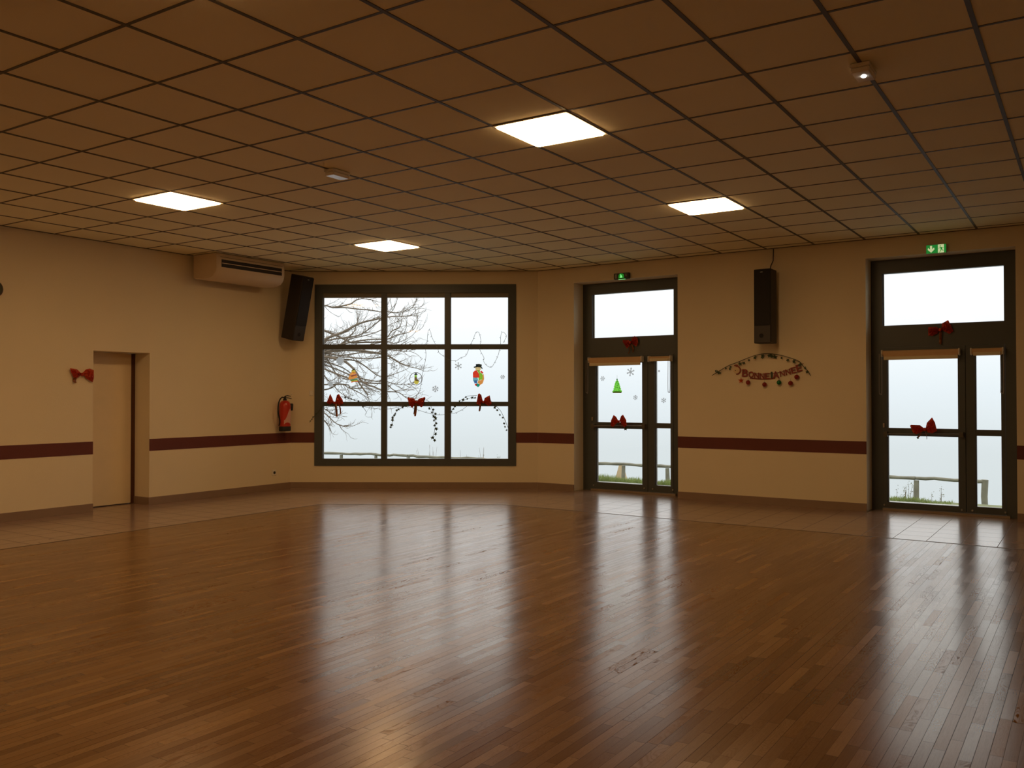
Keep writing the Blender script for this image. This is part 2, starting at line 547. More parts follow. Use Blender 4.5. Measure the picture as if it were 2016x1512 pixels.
XR, YB = 8.2, -7.4       # right and back wall
SDR = 8.2                # right end of the door wall
SLB = YB                 # near end of the left wall
# ================================================================ SHELL
def struct(name, mb, m, frame=None, smooth=None, parent=None):
    o = mb.build(name, m, parent, smooth)
    if frame is not None and parent is None:
        o.location = frame.O()
        o.rotation_euler.z = frame.rz
    if parent is None:
        o['kind'] = 'structure'
    return o

T = 0.40   # wall thickness
D1 = (-2.416, -0.788)
D2 = (1.641, 3.215)
DTOP = 3.035
LD = (3.563, 4.332)
LDT = 1.932
WN = (-1.135, 1.895, 0.337, 3.062)

def wall_mesh(s0, s1, openings, s0b=None, s1b=None):
    """plaster wall with real thickness; openings = (a, b, z0, z1)"""
    mb = MB()
    cur = s0
    for a, b, z0, z1 in sorted(openings):
        mb.box(cur, a, 0, T, -0.05, HC + 0.1)
        if z0 > 0:
            mb.box(a, b, 0, T, -0.05, z0)
        mb.box(a, b, 0, T, z1, HC + 0.1)
        cur = b
    mb.box(cur, s1, 0, T, -0.05, HC + 0.1)
    return mb
struct('wall_left', wall_mesh(SLB, SL1, [(LD[0], LD[1], 0, LDT)]), M['wall'], WL)
struct('wall_window', wall_mesh(SW1, SW2, [WN]), M['wall'], WW)
struct('wall_back_doors', wall_mesh(SD2, SDR, [(D1[0], D1[1], 0, DTOP), (D2[0], D2[1], 0, DTOP)]), M['wall'], WD)
CR = WD.P(SDR)
struct('wall_right', MB().box(CR.x, CR.x + 0.3, YB, CR.y, -0.05, HC + 0.1), M['wall'])
CLB = WL.P(SLB)
struct('wall_rear', MB().box(CLB.x - 0.4, CR.x + 0.3, YB - 0.3, YB, -0.05, HC + 0.1), M['wall'])

# ---- floor: oak parquet with a border of square tiles
B1, B2, B3 = (-4.06, -7.4), (-4.19, 5.47), (-2.16, 6.735)
B4 = (8.2, 6.735 - 10.36 * 0.036)
fl = MB()
fl.add([(B1[0], YB, 0), (CR.x, YB, 0), (CR.x, B4[1], 0), (B3[0], B3[1], 0), (B2[0], B2[1], 0)], [(0, 1, 2, 3, 4)], 0)
far = [(-6.8, 5.9), (-6.8, 6.9), (-3.1, 9.2), (CR.x, 9.0)]
fl.add([(-6.8, YB, 0), (B1[0], YB, 0), (B2[0], B2[1], 0), (-6.8, 5.9, 0)], [(0, 1, 2, 3)], 1)
e1 = (-6.8, 7.0)
fl.add([(-6.8, 5.9, 0), (B2[0], B2[1], 0), (B3[0], B3[1], 0), (-3.1, 8.94, 0), (-6.8, 7.0, 0)], [(0, 1, 2, 3, 4)], 1)
fl.add([(B3[0], B3[1], 0), (CR.x, B4[1], 0), (CR.x, 8.75, 0), (-3.1, 8.94, 0)], [(0, 1, 2, 3)], 1)
struct('floor', fl, [M['parquet'], M['tile']])
# thin dark strip between wood and tiles
st = MB()
def strip(mb, a, b, w, z):
    a, b = Vector((*a, 0)), Vector((*b, 0))
    d = (b - a).normalized()
    n = Vector((-d.y, d.x, 0)) * w / 2
    mb.add([a - n, b - n, b + n, a + n, *( (v + Vector((0, 0, z))) for v in (a - n, b - n, b + n, a + n))],
           [(3, 2, 1, 0), (4, 5, 6, 7), (0, 1, 5, 4), (1, 2, 6, 5), (2, 3, 7, 6), (3, 0, 4, 7)])
strip(st, B1, B2, 0.014, 0.002)
strip(st, B2, B3, 0.014, 0.002)
strip(st, B3, B4, 0.014, 0.002)
struct('trim_1', st, M['grid'])

# ---- ceiling: panels and the dark metal grid they hang in
pc = [WL.P(SLB - 0.1, 0.1), WL.P(SL1, 0.1), WW.P(SW1, 0.1), WW.P(SW2, 0.1), WD.P(SD2, 0.1), WD.P(SDR, 0.1), Vector((CR.x + 0.1, YB - 0.1, 0))]
cm = MB()
cm.add([(p.x, p.y, HC) for p in pc] + [(p.x, p.y, HC + 0.03) for p in pc],
       [tuple(range(len(pc))), tuple(range(2 * len(pc) - 1, len(pc) - 1, -1))] + [(i, (i + 1) % 7, 7 + (i + 1) % 7, 7 + i) for i in range(7)])
struct('ceiling', cm, M['ceil'])
room = [WL.P(SLB), C1, C2, WD.P(SDR), Vector((CR.x, YB, 0))]
def clip_line(ax, val):
    """span of the line x=val (ax 0) or y=val (ax 1) inside the room outline"""
    hits = []
    n = len(room)
    for i in range(n):
        a, b = room[i], room[(i + 1) % n]
        if (a[ax] - val) * (b[ax] - val) < 0:
            t = (val - a[ax]) / (b[ax] - a[ax])
            hits.append(a[1 - ax] + t * (b[1 - ax] - a[1 - ax]))
    return (min(hits), max(hits)) if len(hits) >= 2 else None
gm = MB()
GW = 0.012
for i in range(-12, 15):
    r = clip_line(0, i * 0.6)
    if r:
        gm.box(i * 0.6 - GW, i * 0.6 + GW, r[0], r[1], HC - 0.004, HC + 0.004)
for i in range(-14, 17):
    r = clip_line(1, i * 0.6)
    if r:
        gm.box(r[0], r[1], i * 0.6 - GW * .8, i * 0.6 + GW * .8, HC - 0.003, HC + 0.004)
for fr, a, b in ((WL, SLB, SL1), (WW, SW1, SW2), (WD, SD2, SDR)):
    p = MB().box(a, b, -0.018, 0.0, HC - 0.006, HC + 0.004)
    p.xf(Matrix.Translation(fr.O()) @ Matrix.Rotation(fr.rz, 4, 'Z'))
    gm.add(p.v, p.f)
struct('trim_2', gm, M['grid'])

# ---- skirting of floor tiles and the burgundy band
BT, BH = 0.012, 0.092
def seg(fr, spans, z0, z1, t, name, m, extra=None):
    mb = MB()
    for a, b in spans:
        mb.box(a, b, -t, 0.004, z0, z1)
    if extra:
        for q in extra:
            mb.box(*q, z0, z1)
    return struct(name, mb, m, fr)
seg(WL, [(SLB, LD[0]), (LD[1], SL1 - 0.004)], 0, BH, BT, 'baseboard_left', M['plinth'], [(LD[1] - 0.012, LD[1] + 0.001, -0.012, 0.30)])
seg(WW, [(SW1 + 0.004, SW2 - 0.004)], 0, BH, BT, 'baseboard_window', M['plinth'])
seg(WD, [(SD2 + 0.004, D1[0]), (D1[1], D2[0]), (D2[1], SDR)], 0, BH, BT, 'baseboard_doors', M['plinth'])
ZB0, ZB1 = 0.684, 0.836
seg(WL, [(SLB, LD[0]), (LD[1], SL1 - 0.002)], ZB0, ZB1, 0.004, 'trim_3', M['band'])
seg(WW, [(SW1 + 0.002, WN[0]), (WN[1], SW2 - 0.002)], ZB0, ZB1, 0.004, 'trim_4', M['band'])
seg(WD, [(SD2 + 0.002, D1[0]), (D1[1], D2[0]), (D2[1], SDR)], ZB0, ZB1, 0.004, 'trim_5', M['band'])

# ================================================================ WINDOW
def local_root(name, fr, s, z, off, kind='structure'):
    o = fr.root(name, s, z, off)
    if kind:
        o['kind'] = kind
    return o
wr = local_root('window_1', WW, 0, 0, 0)
S0, S1, Z0, Z1 = WN
cols = [(-1.012, -0.130), (-0.054, 0.826), (0.908, 1.781)]
rows = [(0.443, 1.229), (1.298, 2.085), (2.161, 2.868)]
fm = MB()
fm.box(S0, cols[0][0], -0.012, 0.07, Z0, Z1)
fm.box(cols[2][1], S1, -0.012, 0.07, Z0, Z1)
fm.box(cols[0][0], cols[2][1], -0.012, 0.07, Z0, rows[0][0])
fm.box(cols[0][0], cols[2][1], -0.012, 0.07, 2.935, Z1)
fm.build('frame', M['alu'], wr)
for a, b in ((cols[0][1], cols[1][0]), (cols[1][1], cols[2][0])):
    MB().box(a, b, -0.004, 0.065, rows[0][0], 2.935).build('mullion', M['alu'], wr)
for a, b in ((rows[0][1], rows[1][0]), (rows[1][1], rows[2][0])):
    tm = MB()
    for c in cols:
        tm.box(c[0], c[1], -0.002, 0.063, a, b)
    tm.build('transom', M['alu'], wr)
hm = MB()
for c in cols:
    hm.box(c[0], c[1], 0.02, 0.07, rows[2][1], 2.935)
tag(hm.build('top_strip', M['strip'], wr), 'lighter brown strip under the top of the frame')
bd = MB()
for c in cols:
    for r in rows:
        w = 0.008
        bd.box(c[0], c[0] + w, 0.025, 0.06, r[0], r[1])
        bd.box(c[1] - w, c[1], 0.025, 0.06, r[0], r[1])
bd.build('glazing_bead', M['alu2'], wr)
for c in cols:
    for r in rows:
        MB().box(c[0], c[1], 0.042, 0.045, r[0], r[1]).build('glass_pane', M['glass'], wr)

# ================================================================ GLAZED DOORS
def glazed_door(name, D, tr, l1, l2, r1, r2, mid, btm):
    root = local_root(name, WD, 0, 0, 0)
    a, b = D
    F0, F1 = 0.27, 0.34
    fm = MB()
    fm.box(a, tr[0], F0, F1, 0, DTOP)
    fm.box(tr[1], b, F0, F1, 0, DTOP)
    fm.box(tr[0], tr[1], F0, F1, tr[3], DTOP)
    fm.box(tr[0], tr[1], F0, F1, 1.97, tr[2])
    fm.build('frame', M['alu'], root)
    bm_ = MB()
    bm_.box(tr[0], tr[0] + .012, F0 + .03, F1 - .01, tr[2], tr[3])
    bm_.box(tr[1] - .012, tr[1], F0 + .03, F1 - .01, tr[2], tr[3])
    bm_.build('glazing_bead', M['alu2'], root)
    MB().box(tr[0], tr[1], 0.305, 0.308, tr[2], tr[3]).build('glass_pane', M['glass'], root)
    m_ = (l1[1] + l2[0]) / 2 - 0.01
    for k, (x0, x1, g, r) in enumerate(((tr[0] + 0.003, m_ - 0.003, l1, r1), (m_ + 0.003, tr[1] - 0.003, l2, r2))):
        lf = MB()
        y0, y1 = F0 - 0.012 + 0.004 * k, F1 - 0.015
        lf.box(x0, g[0], y0, y1, 0.03, 1.968)
        lf.box(g[1], x1, y0, y1, 0.03, 1.968)
        lf.box(g[0], g[1], y0, y1, 0.03, r[0])
        lf.box(g[0], g[1], y0 + .003, y1, r[1], r[2])
        lf.box(g[0], g[1], y0, y1, r[3], 1.968)
        if k == 0:
            lf.box(x1 - 0.012, x1 + 0.022, y1 + 0.001, y1 + 0.012, 0.03, 1.968)
        lo = lf.build('door_leaf', M['alu'], root)
        gb = MB()
        for z0, z1 in ((r[0], r[1]), (r[2], r[3])):
            gb.box(g[0], g[0] + .01, y0 + .02, y1 - .005, z0, z1)
        gb.build('glazing_bead', M['alu2'], lo)
        for z0, z1 in ((r[0], r[1]), (r[2], r[3])):
            MB().box(g[0] + .01, g[1], 0.302, 0.305, z0, z1).build('glass_pane', M['glass'], lo)
        if k == 0:
            hb = MB()
            hb.tube([(x0 + 0.03, y0 - 0.05, mid), (x1 - 0.03, y0 - 0.05, mid + 0.012)], 0.011, 8)
            hb.box(x0 + 0.015, x0 + 0.06, y0 - 0.065, y0 - .001, mid - 0.03, mid + 0.03)
            hb.box(x1 - 0.06, x1 - 0.015, y0 - 0.065, y0 - .001, mid - 0.02, mid + 0.04)
            tag(hb.build('push_bar', M['alu2'], lo, 30), 'thin horizontal push bar')
            MB().bbox(x0 + 0.0, x0 + 0.02, y0 - 0.02, y0 - .001, mid + 0.075, mid + 0.13, 0.004).build('latch', M['steel'], lo)
        for x in (g[0] - 0.035, g[1] + 0.035):
            cp = MB().lathe([(0.013, 0), (0.013, -0.008), (0.008, -0.014)], (x, y0 - .001, btm), 10, 'y')
            cp.build('screw_cap', M['steel'], lo, 40)
    th = MB().box(tr[0], tr[1] + 0.04, F0 - 0.05, F1, 0.001, 0.027)
    tag(th.build('threshold', M['sill'], root), 'pale aluminium threshold')
    return root
glazed_door('door_1', (D1[0], D1[1]), (-2.262, -0.968, 2.236, 2.877), (-2.196, -1.448), (-1.252, -1.015),
            (0.125, 0.911, 1.002, 1.86), (0.128, 0.930, 1.001, 1.90), 0.945, 0.075)
glazed_door('door_2', (D2[0], D2[1]), (1.773, 3.084, 2.236, 2.868), (1.823, 2.598), (2.777, 3.040),
            (0.100, 0.902, 0.996, 1.86), (0.108, 0.922, 0.993, 1.90), 0.922, 0.062)

# ================================================================ CREAM INNER DOOR
dr = local_root('door_3', WL, 0, 0, 0)
MB().box(LD[0] + .002, LD[1] - 0.052, 0.31, 0.352, 0.012, LDT - .004).build('door_leaf', M['doorleaf'], dr)
tag(MB().box(LD[1] - 0.05, LD[1] - .002, 0.30, 0.36, 0.001, LDT - .004).build('frame', M['doorframe'], dr), 'dark brown door post')
hw = MB().box(LD[0] + .002, LD[1] - 0.05, 0.355, 0.39, 0.001, LDT - .002)
hw.build('backing', M['doorframe'], dr)
# ================================================================ CEILING LAMPS
def make_lamp(cx, cy, label):
    r = empty('ceiling_light', (cx, cy, HC))
    tag(r, label, 'ceiling light', 'square ceiling lights')
    h = 0.296
    f = MB()
    for s in (-1, 1):
        f.box(*sorted((s * h, s * (h - 0.012))), -h, h, -0.010, 0.001)
        f.box(-h + .012, h - .012, *sorted((s * h, s * (h - 0.012))), -0.010, 0.001)
    f.build('frame', M['lampframe'], r)
    a = 0.2835
    d = MB()
    c = 0.02
    oct_ = [(-a, -a + c), (-a + c, -a), (a - c, -a), (a, -a + c), (a, a - c), (a - c, a), (-a + c, a), (-a, a - c)]
    d.prismz(oct_, -0.0175, -0.004)  # diffuser shaped to stick out, so its sides throw a bloom-like halo
    d.build('diffuser', M['lamp'], r)
    return r
lamp0 = make_lamp(1.5 * .6, 4.5 * .6, 'lit square ceiling light, nearest of those fully in view')
lamps = [(-5.45, 4.48, 'lit square ceiling light near the left wall, leftmost in view'),
         (-5.45, 9.52, 'lit square ceiling light in front of the window wall, farthest back'),
         (1.5, 9.5, 'lit square ceiling light nearest the doors, between the two exit signs'),
         (1.5, -0.5, 'lit square ceiling light just above the top edge of the photo'),
         (-5.5, -0.5, None), (1.5, -5.5, None), (-5.5, -5.5, None), (8.5, -5.5, None)]
for u, v, lab in lamps:
    c = copy_tree(lamp0)
    c.location = (u * .6, v * .6, HC)
    c['label'] = lab or 'lit square ceiling light behind the camera, outside the photo'

# ================================================================ EMERGENCY LIGHTS
def emergency(x, y, lit, label):
    r = tag(empty('emergency_light', (x, y, HC - 0.004)), label, 'emergency light', 'emergency lights on the ceiling')
    MB().bbox(-0.055, 0.055, -0.100, 0.100, -0.022, 0, 0.004).build('base', M['white'], r)
    MB().bbox(-0.052, 0.052, -0.096, 0.096, -0.052, -0.0225, 0.008).build('cover', M['clear'], r)
    if lit:
        MB().lathe([(0.010, 0.001), (0.015, -0.003), (0.009, -0.009)], (0.005, -0.01, -0.052), 10).build('bulb', M['led'], r, 40)
    return r
emergency(3.0, 2.665, True, 'emergency light with a bright white bulb, on the ceiling at right')
emergency(-1.185, 2.71, False, 'unlit emergency light between the left ceiling lights')

# ================================================================ AIR CONDITIONER
ac = tag(empty('air_conditioner', (0, 0, 0)), 'beige ceiling air conditioner over the left wall, dark outlet slot', 'air conditioner')
y0, y1 = 4.87, 6.03
prof = [(-5.932, 3.255), (-5.47, 3.255), (-5.455, 3.235), (-5.452, 3.06), (-5.475, 3.00), (-5.53, 2.95), (-5.62, 2.925), (-5.75, 2.925), (-5.932, 2.945)]
bm_ = MB()
n = len(prof)
V, F = [], []
ins = [(y0, 0.94), (y0 + 0.03, 1.0), (y1 - 0.03, 1.0), (y1, 0.94)]
for yy, k in ins:
    V += [(-5.70 + (x + 5.70) * (k if x > -5.9 else 1), yy, 3.10 + (z - 3.10) * (k if z < 3.25 else 1)) for x, z in prof]
for j in range(3):
    for i in range(n):
        F.append((j * n + i, j * n + (i + 1) % n, (j + 1) * n + (i + 1) % n, (j + 1) * n + i))
F.append(tuple(range(n)))
F.append(tuple(3 * n + i for i in reversed(range(n))))
bm_.add(V, F)
bm_.build('casing', M['ac'], ac, 35)
tag(MB().box(-5.4525, -5.449, y0 + 0.07, y1 - 0.06, 3.075, 3.175).build('outlet_slot', M['acdark'], ac), 'dark air outlet')
lv = MB().box(-5.449, -5.441, y0 + 0.075, y1 - 0.065, 3.122, 3.130)
lv.build('louvre', M['ac'], ac)
MB().box(-5.4535, -5.449, y0 + 0.05, y1 - 0.05, 3.205, 3.208).build('seam', M['acdark'], ac)

# ================================================================ LOUDSPEAKERS
def speaker(fr, s, z, off, w, d, h, tilt, label, port=True):
    r = fr.root('loudspeaker', s, z, off)
    r.rotation_euler = (tilt, 0, fr.rz)
    tag(r, label, 'loudspeaker', 'tall black wall loudspeakers')
    MB().bbox(-w / 2, w / 2, -d / 2, d / 2, -h / 2, h / 2, 0.008).build('cabinet', M['black'], r)
    MB().box(-w / 2 + .01, w / 2 - .01, -d / 2 - 0.012, -d / 2 - .0003, -h * 0.26, h / 2 - .01).build('grille', M['grille'], r)
    lo = MB().box(-w / 2 + .008, w / 2 - .008, -d / 2 - 0.006, -d / 2 - .0003, -h / 2 + .008, -h * 0.265).build('lower_panel', M['speaker_low'], r)
    MB().lathe([(0.028, 0), (0.028, -0.003), (0.018, 0.002)], (-0.01, -d / 2 - 0.0065, -h * 0.40), 16, 'y').build('port', M['grille'], lo, 40)
    MB().box(-0.02, 0.01, -d / 2 - 0.0135, -d / 2 - .0122, h / 2 - 0.045, h / 2 - .036).build('badge', M['steel'], r)
    return r
r = speaker(WD, 0.4925, 2.502, -0.225, 0.215, 0.23, 0.925, 0, 'tall black loudspeaker on the wall between the glazed doors')
bk = MB()
bk.box(-0.05, 0.05, 0.1155, 0.222, -0.10, 0.10)
bk.build('bracket', M['black'], r)
cw = MB().tube([(0.03, 0.10, 0.4628), (0.03, 0.12, 0.52), (0.035, 0.205, 0.60), (0.035, 0.219, 0.755)], 0.006, 6)
cw.build('cable', M['rubber'], r, 40)
r = speaker(WL, 6.575, 2.685, -0.305, 0.22, 0.25, 0.95, radians(13), 'black loudspeaker leaning forward in the corner beside the window')
bk = MB()
bk.box(-0.03, 0.03, 0.1255, 0.19, -0.10, -0.02)
bk.build('bracket', M['black'], r)

# ================================================================ EXIT SIGNS
# unlit-looking sign with a green lamp behind the middle (over door_1)
r = WD.root('exit_sign', -1.617, 3.072, 0)
tag(r, 'small dim exit sign over the middle glazed door, glowing green at its centre', 'exit sign')
w, h = 0.120, 0.041
MB().bbox(-w, w, -0.045, -0.001, -h - .004, h, 0.006).build('housing', M['signdark'], r)
fc = MB().box(-w + .004, w - .004, -0.048, -0.0455, -h + .004, h - .004).build('face', M['signdark'], r)
MB().prism([(-0.045, -0.034), (0.045, -0.034), (0.038, 0.02), (0.01, 0.034), (-0.02, 0.034), (-0.042, 0.01)], -0.0490, -0.0482).build('lit_area', M['signlit'], fc)
MB().prism([(-0.022, -0.026), (0.016, -0.026), (0.014, -0.004), (-0.012, 0.026), (-0.015, 0.0)], -0.0500, -0.0492).build('arrow', M['signarrow'], fc)
MB().box(-0.096, -0.070, -0.0495, -0.0482, -0.032, 0.026).build('door_symbol', M['signdim'], fc)
rm = MB()
rm.tube([(0.060, -0.0492, 0.028), (0.075, -0.0492, 0.010), (0.086, -0.0492, -0.010)], 0.006, 5)
rm.tube([(0.090, -0.0492, 0.026), (0.074, -0.0492, 0.008), (0.062, -0.0492, -0.004)], 0.004, 5)
rm.build('running_man', M['signdim'], fc)
MB().box(-0.045, 0.060, -0.0472, -0.035, -h - .010, -h - .0042).build('light_strip', M['signarrow'], r)

# photoluminescent sign (over door_2)
r = WD.root('exit_sign', 2.425, 3.072, 0)
tag(r, 'bright green and white exit sign with arrow and running man, over the rightmost door', 'exit sign')
w, h = 0.107, 0.051
MB().bbox(-w, w, -0.045, -0.001, -h, h, 0.003).build('housing', M['signbox'], r)
fc = MB().box(-w + .003, w - .003, -0.0475, -0.0452, -h + .003, h - .003).build('face', M['signgreen'], r)
ar = [(-0.053, -0.040), (-0.017, -0.004), (-0.021, 0.017), (-0.042, -0.001), (-0.042, 0.038), (-0.064, 0.038), (-0.064, -0.001), (-0.085, 0.017), (-0.089, -0.004)]
MB().prism(ar, -0.0485, -0.0477).build('arrow', M['signwhite'], fc)
MB().box(0.019, 0.082, -0.0485, -0.0477, -0.047, 0.047).build('door_symbol', M['signwhite'], fc)
rm = MB()
y = -0.0492
rm.lathe([(0.0075, 0), (0.0075, -0.0008)], (0.043, y, 0.028), 10, 'y')
rm.prism([(0.040, 0.017), (0.058, 0.016), (0.066, -0.006), (0.058, -0.014), (0.048, -0.008)], y - .0008, y)
for a, b, rr in (((0.042, 0.014), (0.026, 0.000), .003), ((0.058, 0.015), (0.074, 0.010), .003), ((0.074, 0.010), (0.076, 0.003), .0025),
                 ((0.052, -0.010), (0.046, -0.028), .0045), ((0.046, -0.028), (0.034, -0.044), .0035), ((0.062, -0.008), (0.064, -0.022), .0045),
                 ((0.064, -0.022), (0.080, -0.024), .003)):
    rm.tube([(a[0], y, a[1]), (b[0], y, b[1])], rr, 5)
rm.build('running_man', M['signgreen'], fc)

# ================================================================ FIRE EXTINGUISHER
r = WL.root('fire_extinguisher', 6.515, 0.868, -0.115)
tag(r, 'red fire extinguisher with black hose hung on the left wall near the corner', 'fire extinguisher')
R_ = 0.082
MB().lathe([(0.06, 0.055), (R_, 0.062), (R_, 0.37), (0.076, 0.405), (0.058, 0.435), (0.03, 0.450)], n=24).build('cylinder', M['red'], r, 35)
MB().lathe([(R_ + .002, 0.0), (R_ + .004, 0.01), (R_ + .004, 0.062), (R_, 0.070)], n=24).build('base_ring', M['rubber'], r, 35)
MB().lathe([(0.028, 0.4505), (0.028, 0.47), (0.018, 0.475), (0.018, 0.505), (0.010, 0.512)], n=14).build('valve', M['rubber'], r, 35)
hd = MB()
hd.tube([(0.0, 0, 0.513), (0.03, -0.02, 0.522), (0.085, -0.03, 0.512)], [0.009, 0.008, 0.006], 6)
hd.tube([(0.02, 0.0, 0.49), (0.05, -0.02, 0.488), (0.095, -0.035, 0.476)], [0.008, 0.008, 0.006], 6)
hd.build('handle', M['rubber'], r, 40)
MB().tube([(0.09, -0.03, 0.536), (0.12, -0.02, 0.546)], 0.004, 5).build('safety_pin', M['steel'], r)
hs = MB()
pts = [(-0.019, 0, 0.49), (-0.07, -0.01, 0.495), (-0.125, -0.02, 0.45), (-0.150, -0.02, 0.37), (-0.145, -0.015, 0.28), (-0.120, -0.01, 0.20), (-0.1, 0.0, 0.14), (-0.095, 0.02, 0.08)]
def smooth_pts(p, n=5):
    out = []
    P_ = [Vector(q) for q in p]
    for i in range(len(P_) - 1):
        a, b, c, d = P_[max(i - 1, 0)], P_[i], P_[i + 1], P_[min(i + 2, len(P_) - 1)]
        for k in range(n):
            t = k / n
            out.append(0.5 * ((2 * b) + (c - a) * t + (2 * a - 5 * b + 4 * c - d) * t * t + (3 * b - a - 3 * c + d) * t ** 3))
    out.append(P_[-1])
    return out
hs.tube(smooth_pts(pts), 0.010, 8)
hs.build('hose', M['rubber'], r, 60)
nz = MB().lathe([(0.016, 0), (0.022, 0.02), (0.026, 0.09), (0.018, 0.105)], (0.112, -0.02, 0.30), 12)
nz.build('nozzle', M['rubber'], r, 40)
# curved paper label on the side towards the room corner of the camera
lb = MB()
n = 14
V, F = [], []
a0, a1 = radians(-142), radians(-48)
for i in range(n + 1):
    t = i / n
    a = a0 + (a1 - a0) * t
    lo_, hi_ = 0.10 + 0.05 * sin(t * 3.0) * (1 - t), 0.16 + 0.17 * (0.5 - 0.5 * cos(min(1, t * 1.3) * pi))
    V += [((R_ + .001) * cos(a), (R_ + .001) * sin(a), lo_), ((R_ + .001) * cos(a), (R_ + .001) * sin(a), hi_)]
F = [(2 * i, 2 * i + 2, 2 * i + 3, 2 * i + 1) for i in range(n)]
lb.add(V, F)
tag(lb.build('label', M['labelw'], r), 'curved white and pink printed label')
MB().box(-0.05, 0.05, R_ + .001, 0.1145, 0.20, 0.30).build('wall_hook', M['steel'], r)

# ================================================================ SMALL WALL FITTINGS
r = WL.root('power_socket', 6.410, 0.256, 0)
tag(r, 'small white power socket low on the left wall', 'power socket')
MB().bbox(-0.042, 0.042, -0.012, -.0005, -0.042, 0.042, 0.005).build('plate', M['white'], r)
sk = MB().lathe([(0.021, 0), (0.021, -0.002), (0.018, 0.001)], (0, -0.0125, 0), 16, 'y')
sk.build('socket_hole', M['acdark'], r, 40)
r = WW.root('wall_switch', -1.182, 1.428, 0)
tag(r, 'small cream wall switch just left of the big window', 'switch')
MB().bbox(-0.032, 0.032, -0.012, -.0005, -0.040, 0.040, 0.005).build('plate', M['white'], r)
MB().bbox(-0.022, 0.022, -0.016, -0.0122, -0.028, 0.028, 0.003).build('rocker', M['white'], r)
r = WL.root('wall_disc', 2.385, 2.556, 0)
tag(r, 'dark round fitting on the left wall, cut by the left edge of the photo', 'wall fitting')
MB().lathe([(0.095, -.0005), (0.095, -0.03), (0.085, -0.045)], (0, 0, 0), 28, 'y').build('rim', M['doorframe'], r, 35)
MB().lathe([(0.08, -0.0455), (0.078, -0.048)], (0, 0, 0), 28, 'y').build('face', M['signdark'], r, 35)

# ================================================================ ROLLER BLINDS
def blind(s0, s1, z0, z1, chain, zc, label):
    r = WD.root('roller_blind', (s0 + s1) / 2, z1, 0.205)
    tag(r, label, 'roller blind', 'roller blinds rolled up at the top of the glazed doors')
    w = (s1 - s0) / 2
    rad = 0.036
    tb = MB().lathe([(rad, -w), (rad, w)], (0, 0, -rad), 14, 'x')
    tb.build('fabric_roll', M['blind'], r, 50)
    for s in (-1, 1):
        MB().bbox(*sorted((s * (w + .001), s * (w + .016))), -0.040, 0.049, -0.078, 0.006, 0.006).build('bracket', M['white'], r)
    hh = (z1 - z0)
    MB().bbox(-w + .015, w - .002, -0.040, -0.026, -hh, -hh + 0.042, 0.005).build('hem_bar', M['hem'], r)
    MB().box(-w + .016, w - .003, -0.034, -0.031, -hh + 0.042, -0.045).build('fabric', M['blind'], r)
    x = chain * (w + 0.010)
    L_ = z1 - zc
    pts = [(x - 0.022, -0.048, -0.04), (x - 0.024, -0.05, -L_ + 0.04), (x - 0.012, -0.05, -L_), (x + 0.006, -0.05, -L_ + 0.03), (x + 0.006, -0.048, -0.04)]
    MB().tube(smooth_pts(pts), 0.0032, 5).build('pull_chain', M['chain'], r)
    return r
blind(-2.270, -1.430, 1.822, 1.945, -1, 1.435, 'wide rolled-up blind over the left leaf of the middle door')
blind(-1.305, -0.990, 1.868, 1.940, 1, 1.440, 'narrow rolled-up blind over the right leaf of the middle door')
blind(1.790, 2.615, 1.815, 1.930, -1, 1.410, 'wide rolled-up blind over the left leaf of the rightmost door')
blind(2.755, 3.060, 1.842, 1.928, 1, 1.420, 'narrow rolled-up blind over the right leaf of the rightmost door')
# ================================================================ BOWS
def poly_lobe(pts, depth, seed):
    """a puffed foil loop: outline in (x, z), pleated towards the knot at 0,0"""
    rnd = random.Random(seed)
    n = len(pts)
    cx = sum(p[0] for p in pts) / n
    cz = sum(p[1] for p in pts) / n
    V = [(x, -0.008 - 0.012 * min(1, hypot(x, z) / 0.06), z) for x, z in pts]
    ring = []
    for i, (x, z) in enumerate(pts):
        k = 0.55 + rnd.uniform(-.1, .1)
        amp = depth * (1.0 if i % 2 else 0.45)
        ring.append((cx + (x - cx) * k, -0.012 - amp, cz + (z - cz) * k))
    back = [(cx + (x - cx) * .6, -0.004, cz + (z - cz) * .6) for x, z in pts]
    V += ring + [(cx, -0.012 - depth * 0.8, cz)] + back
    F = []
    for i in range(n):
        j = (i + 1) % n
        F += [(i, j, n + j, n + i), (n + i, n + j, 2 * n), (j, i, 2 * n + 1 + i, 2 * n + 1 + j)]
    F.append(tuple(2 * n + 1 + i for i in range(n)))
    return V, F

def dens(p):
    out = []
    for i in range(len(p)):
        a, b = p[i], p[(i + 1) % len(p)]
        out += [a, ((a[0] + b[0]) / 2, (a[1] + b[1]) / 2)]
    return out

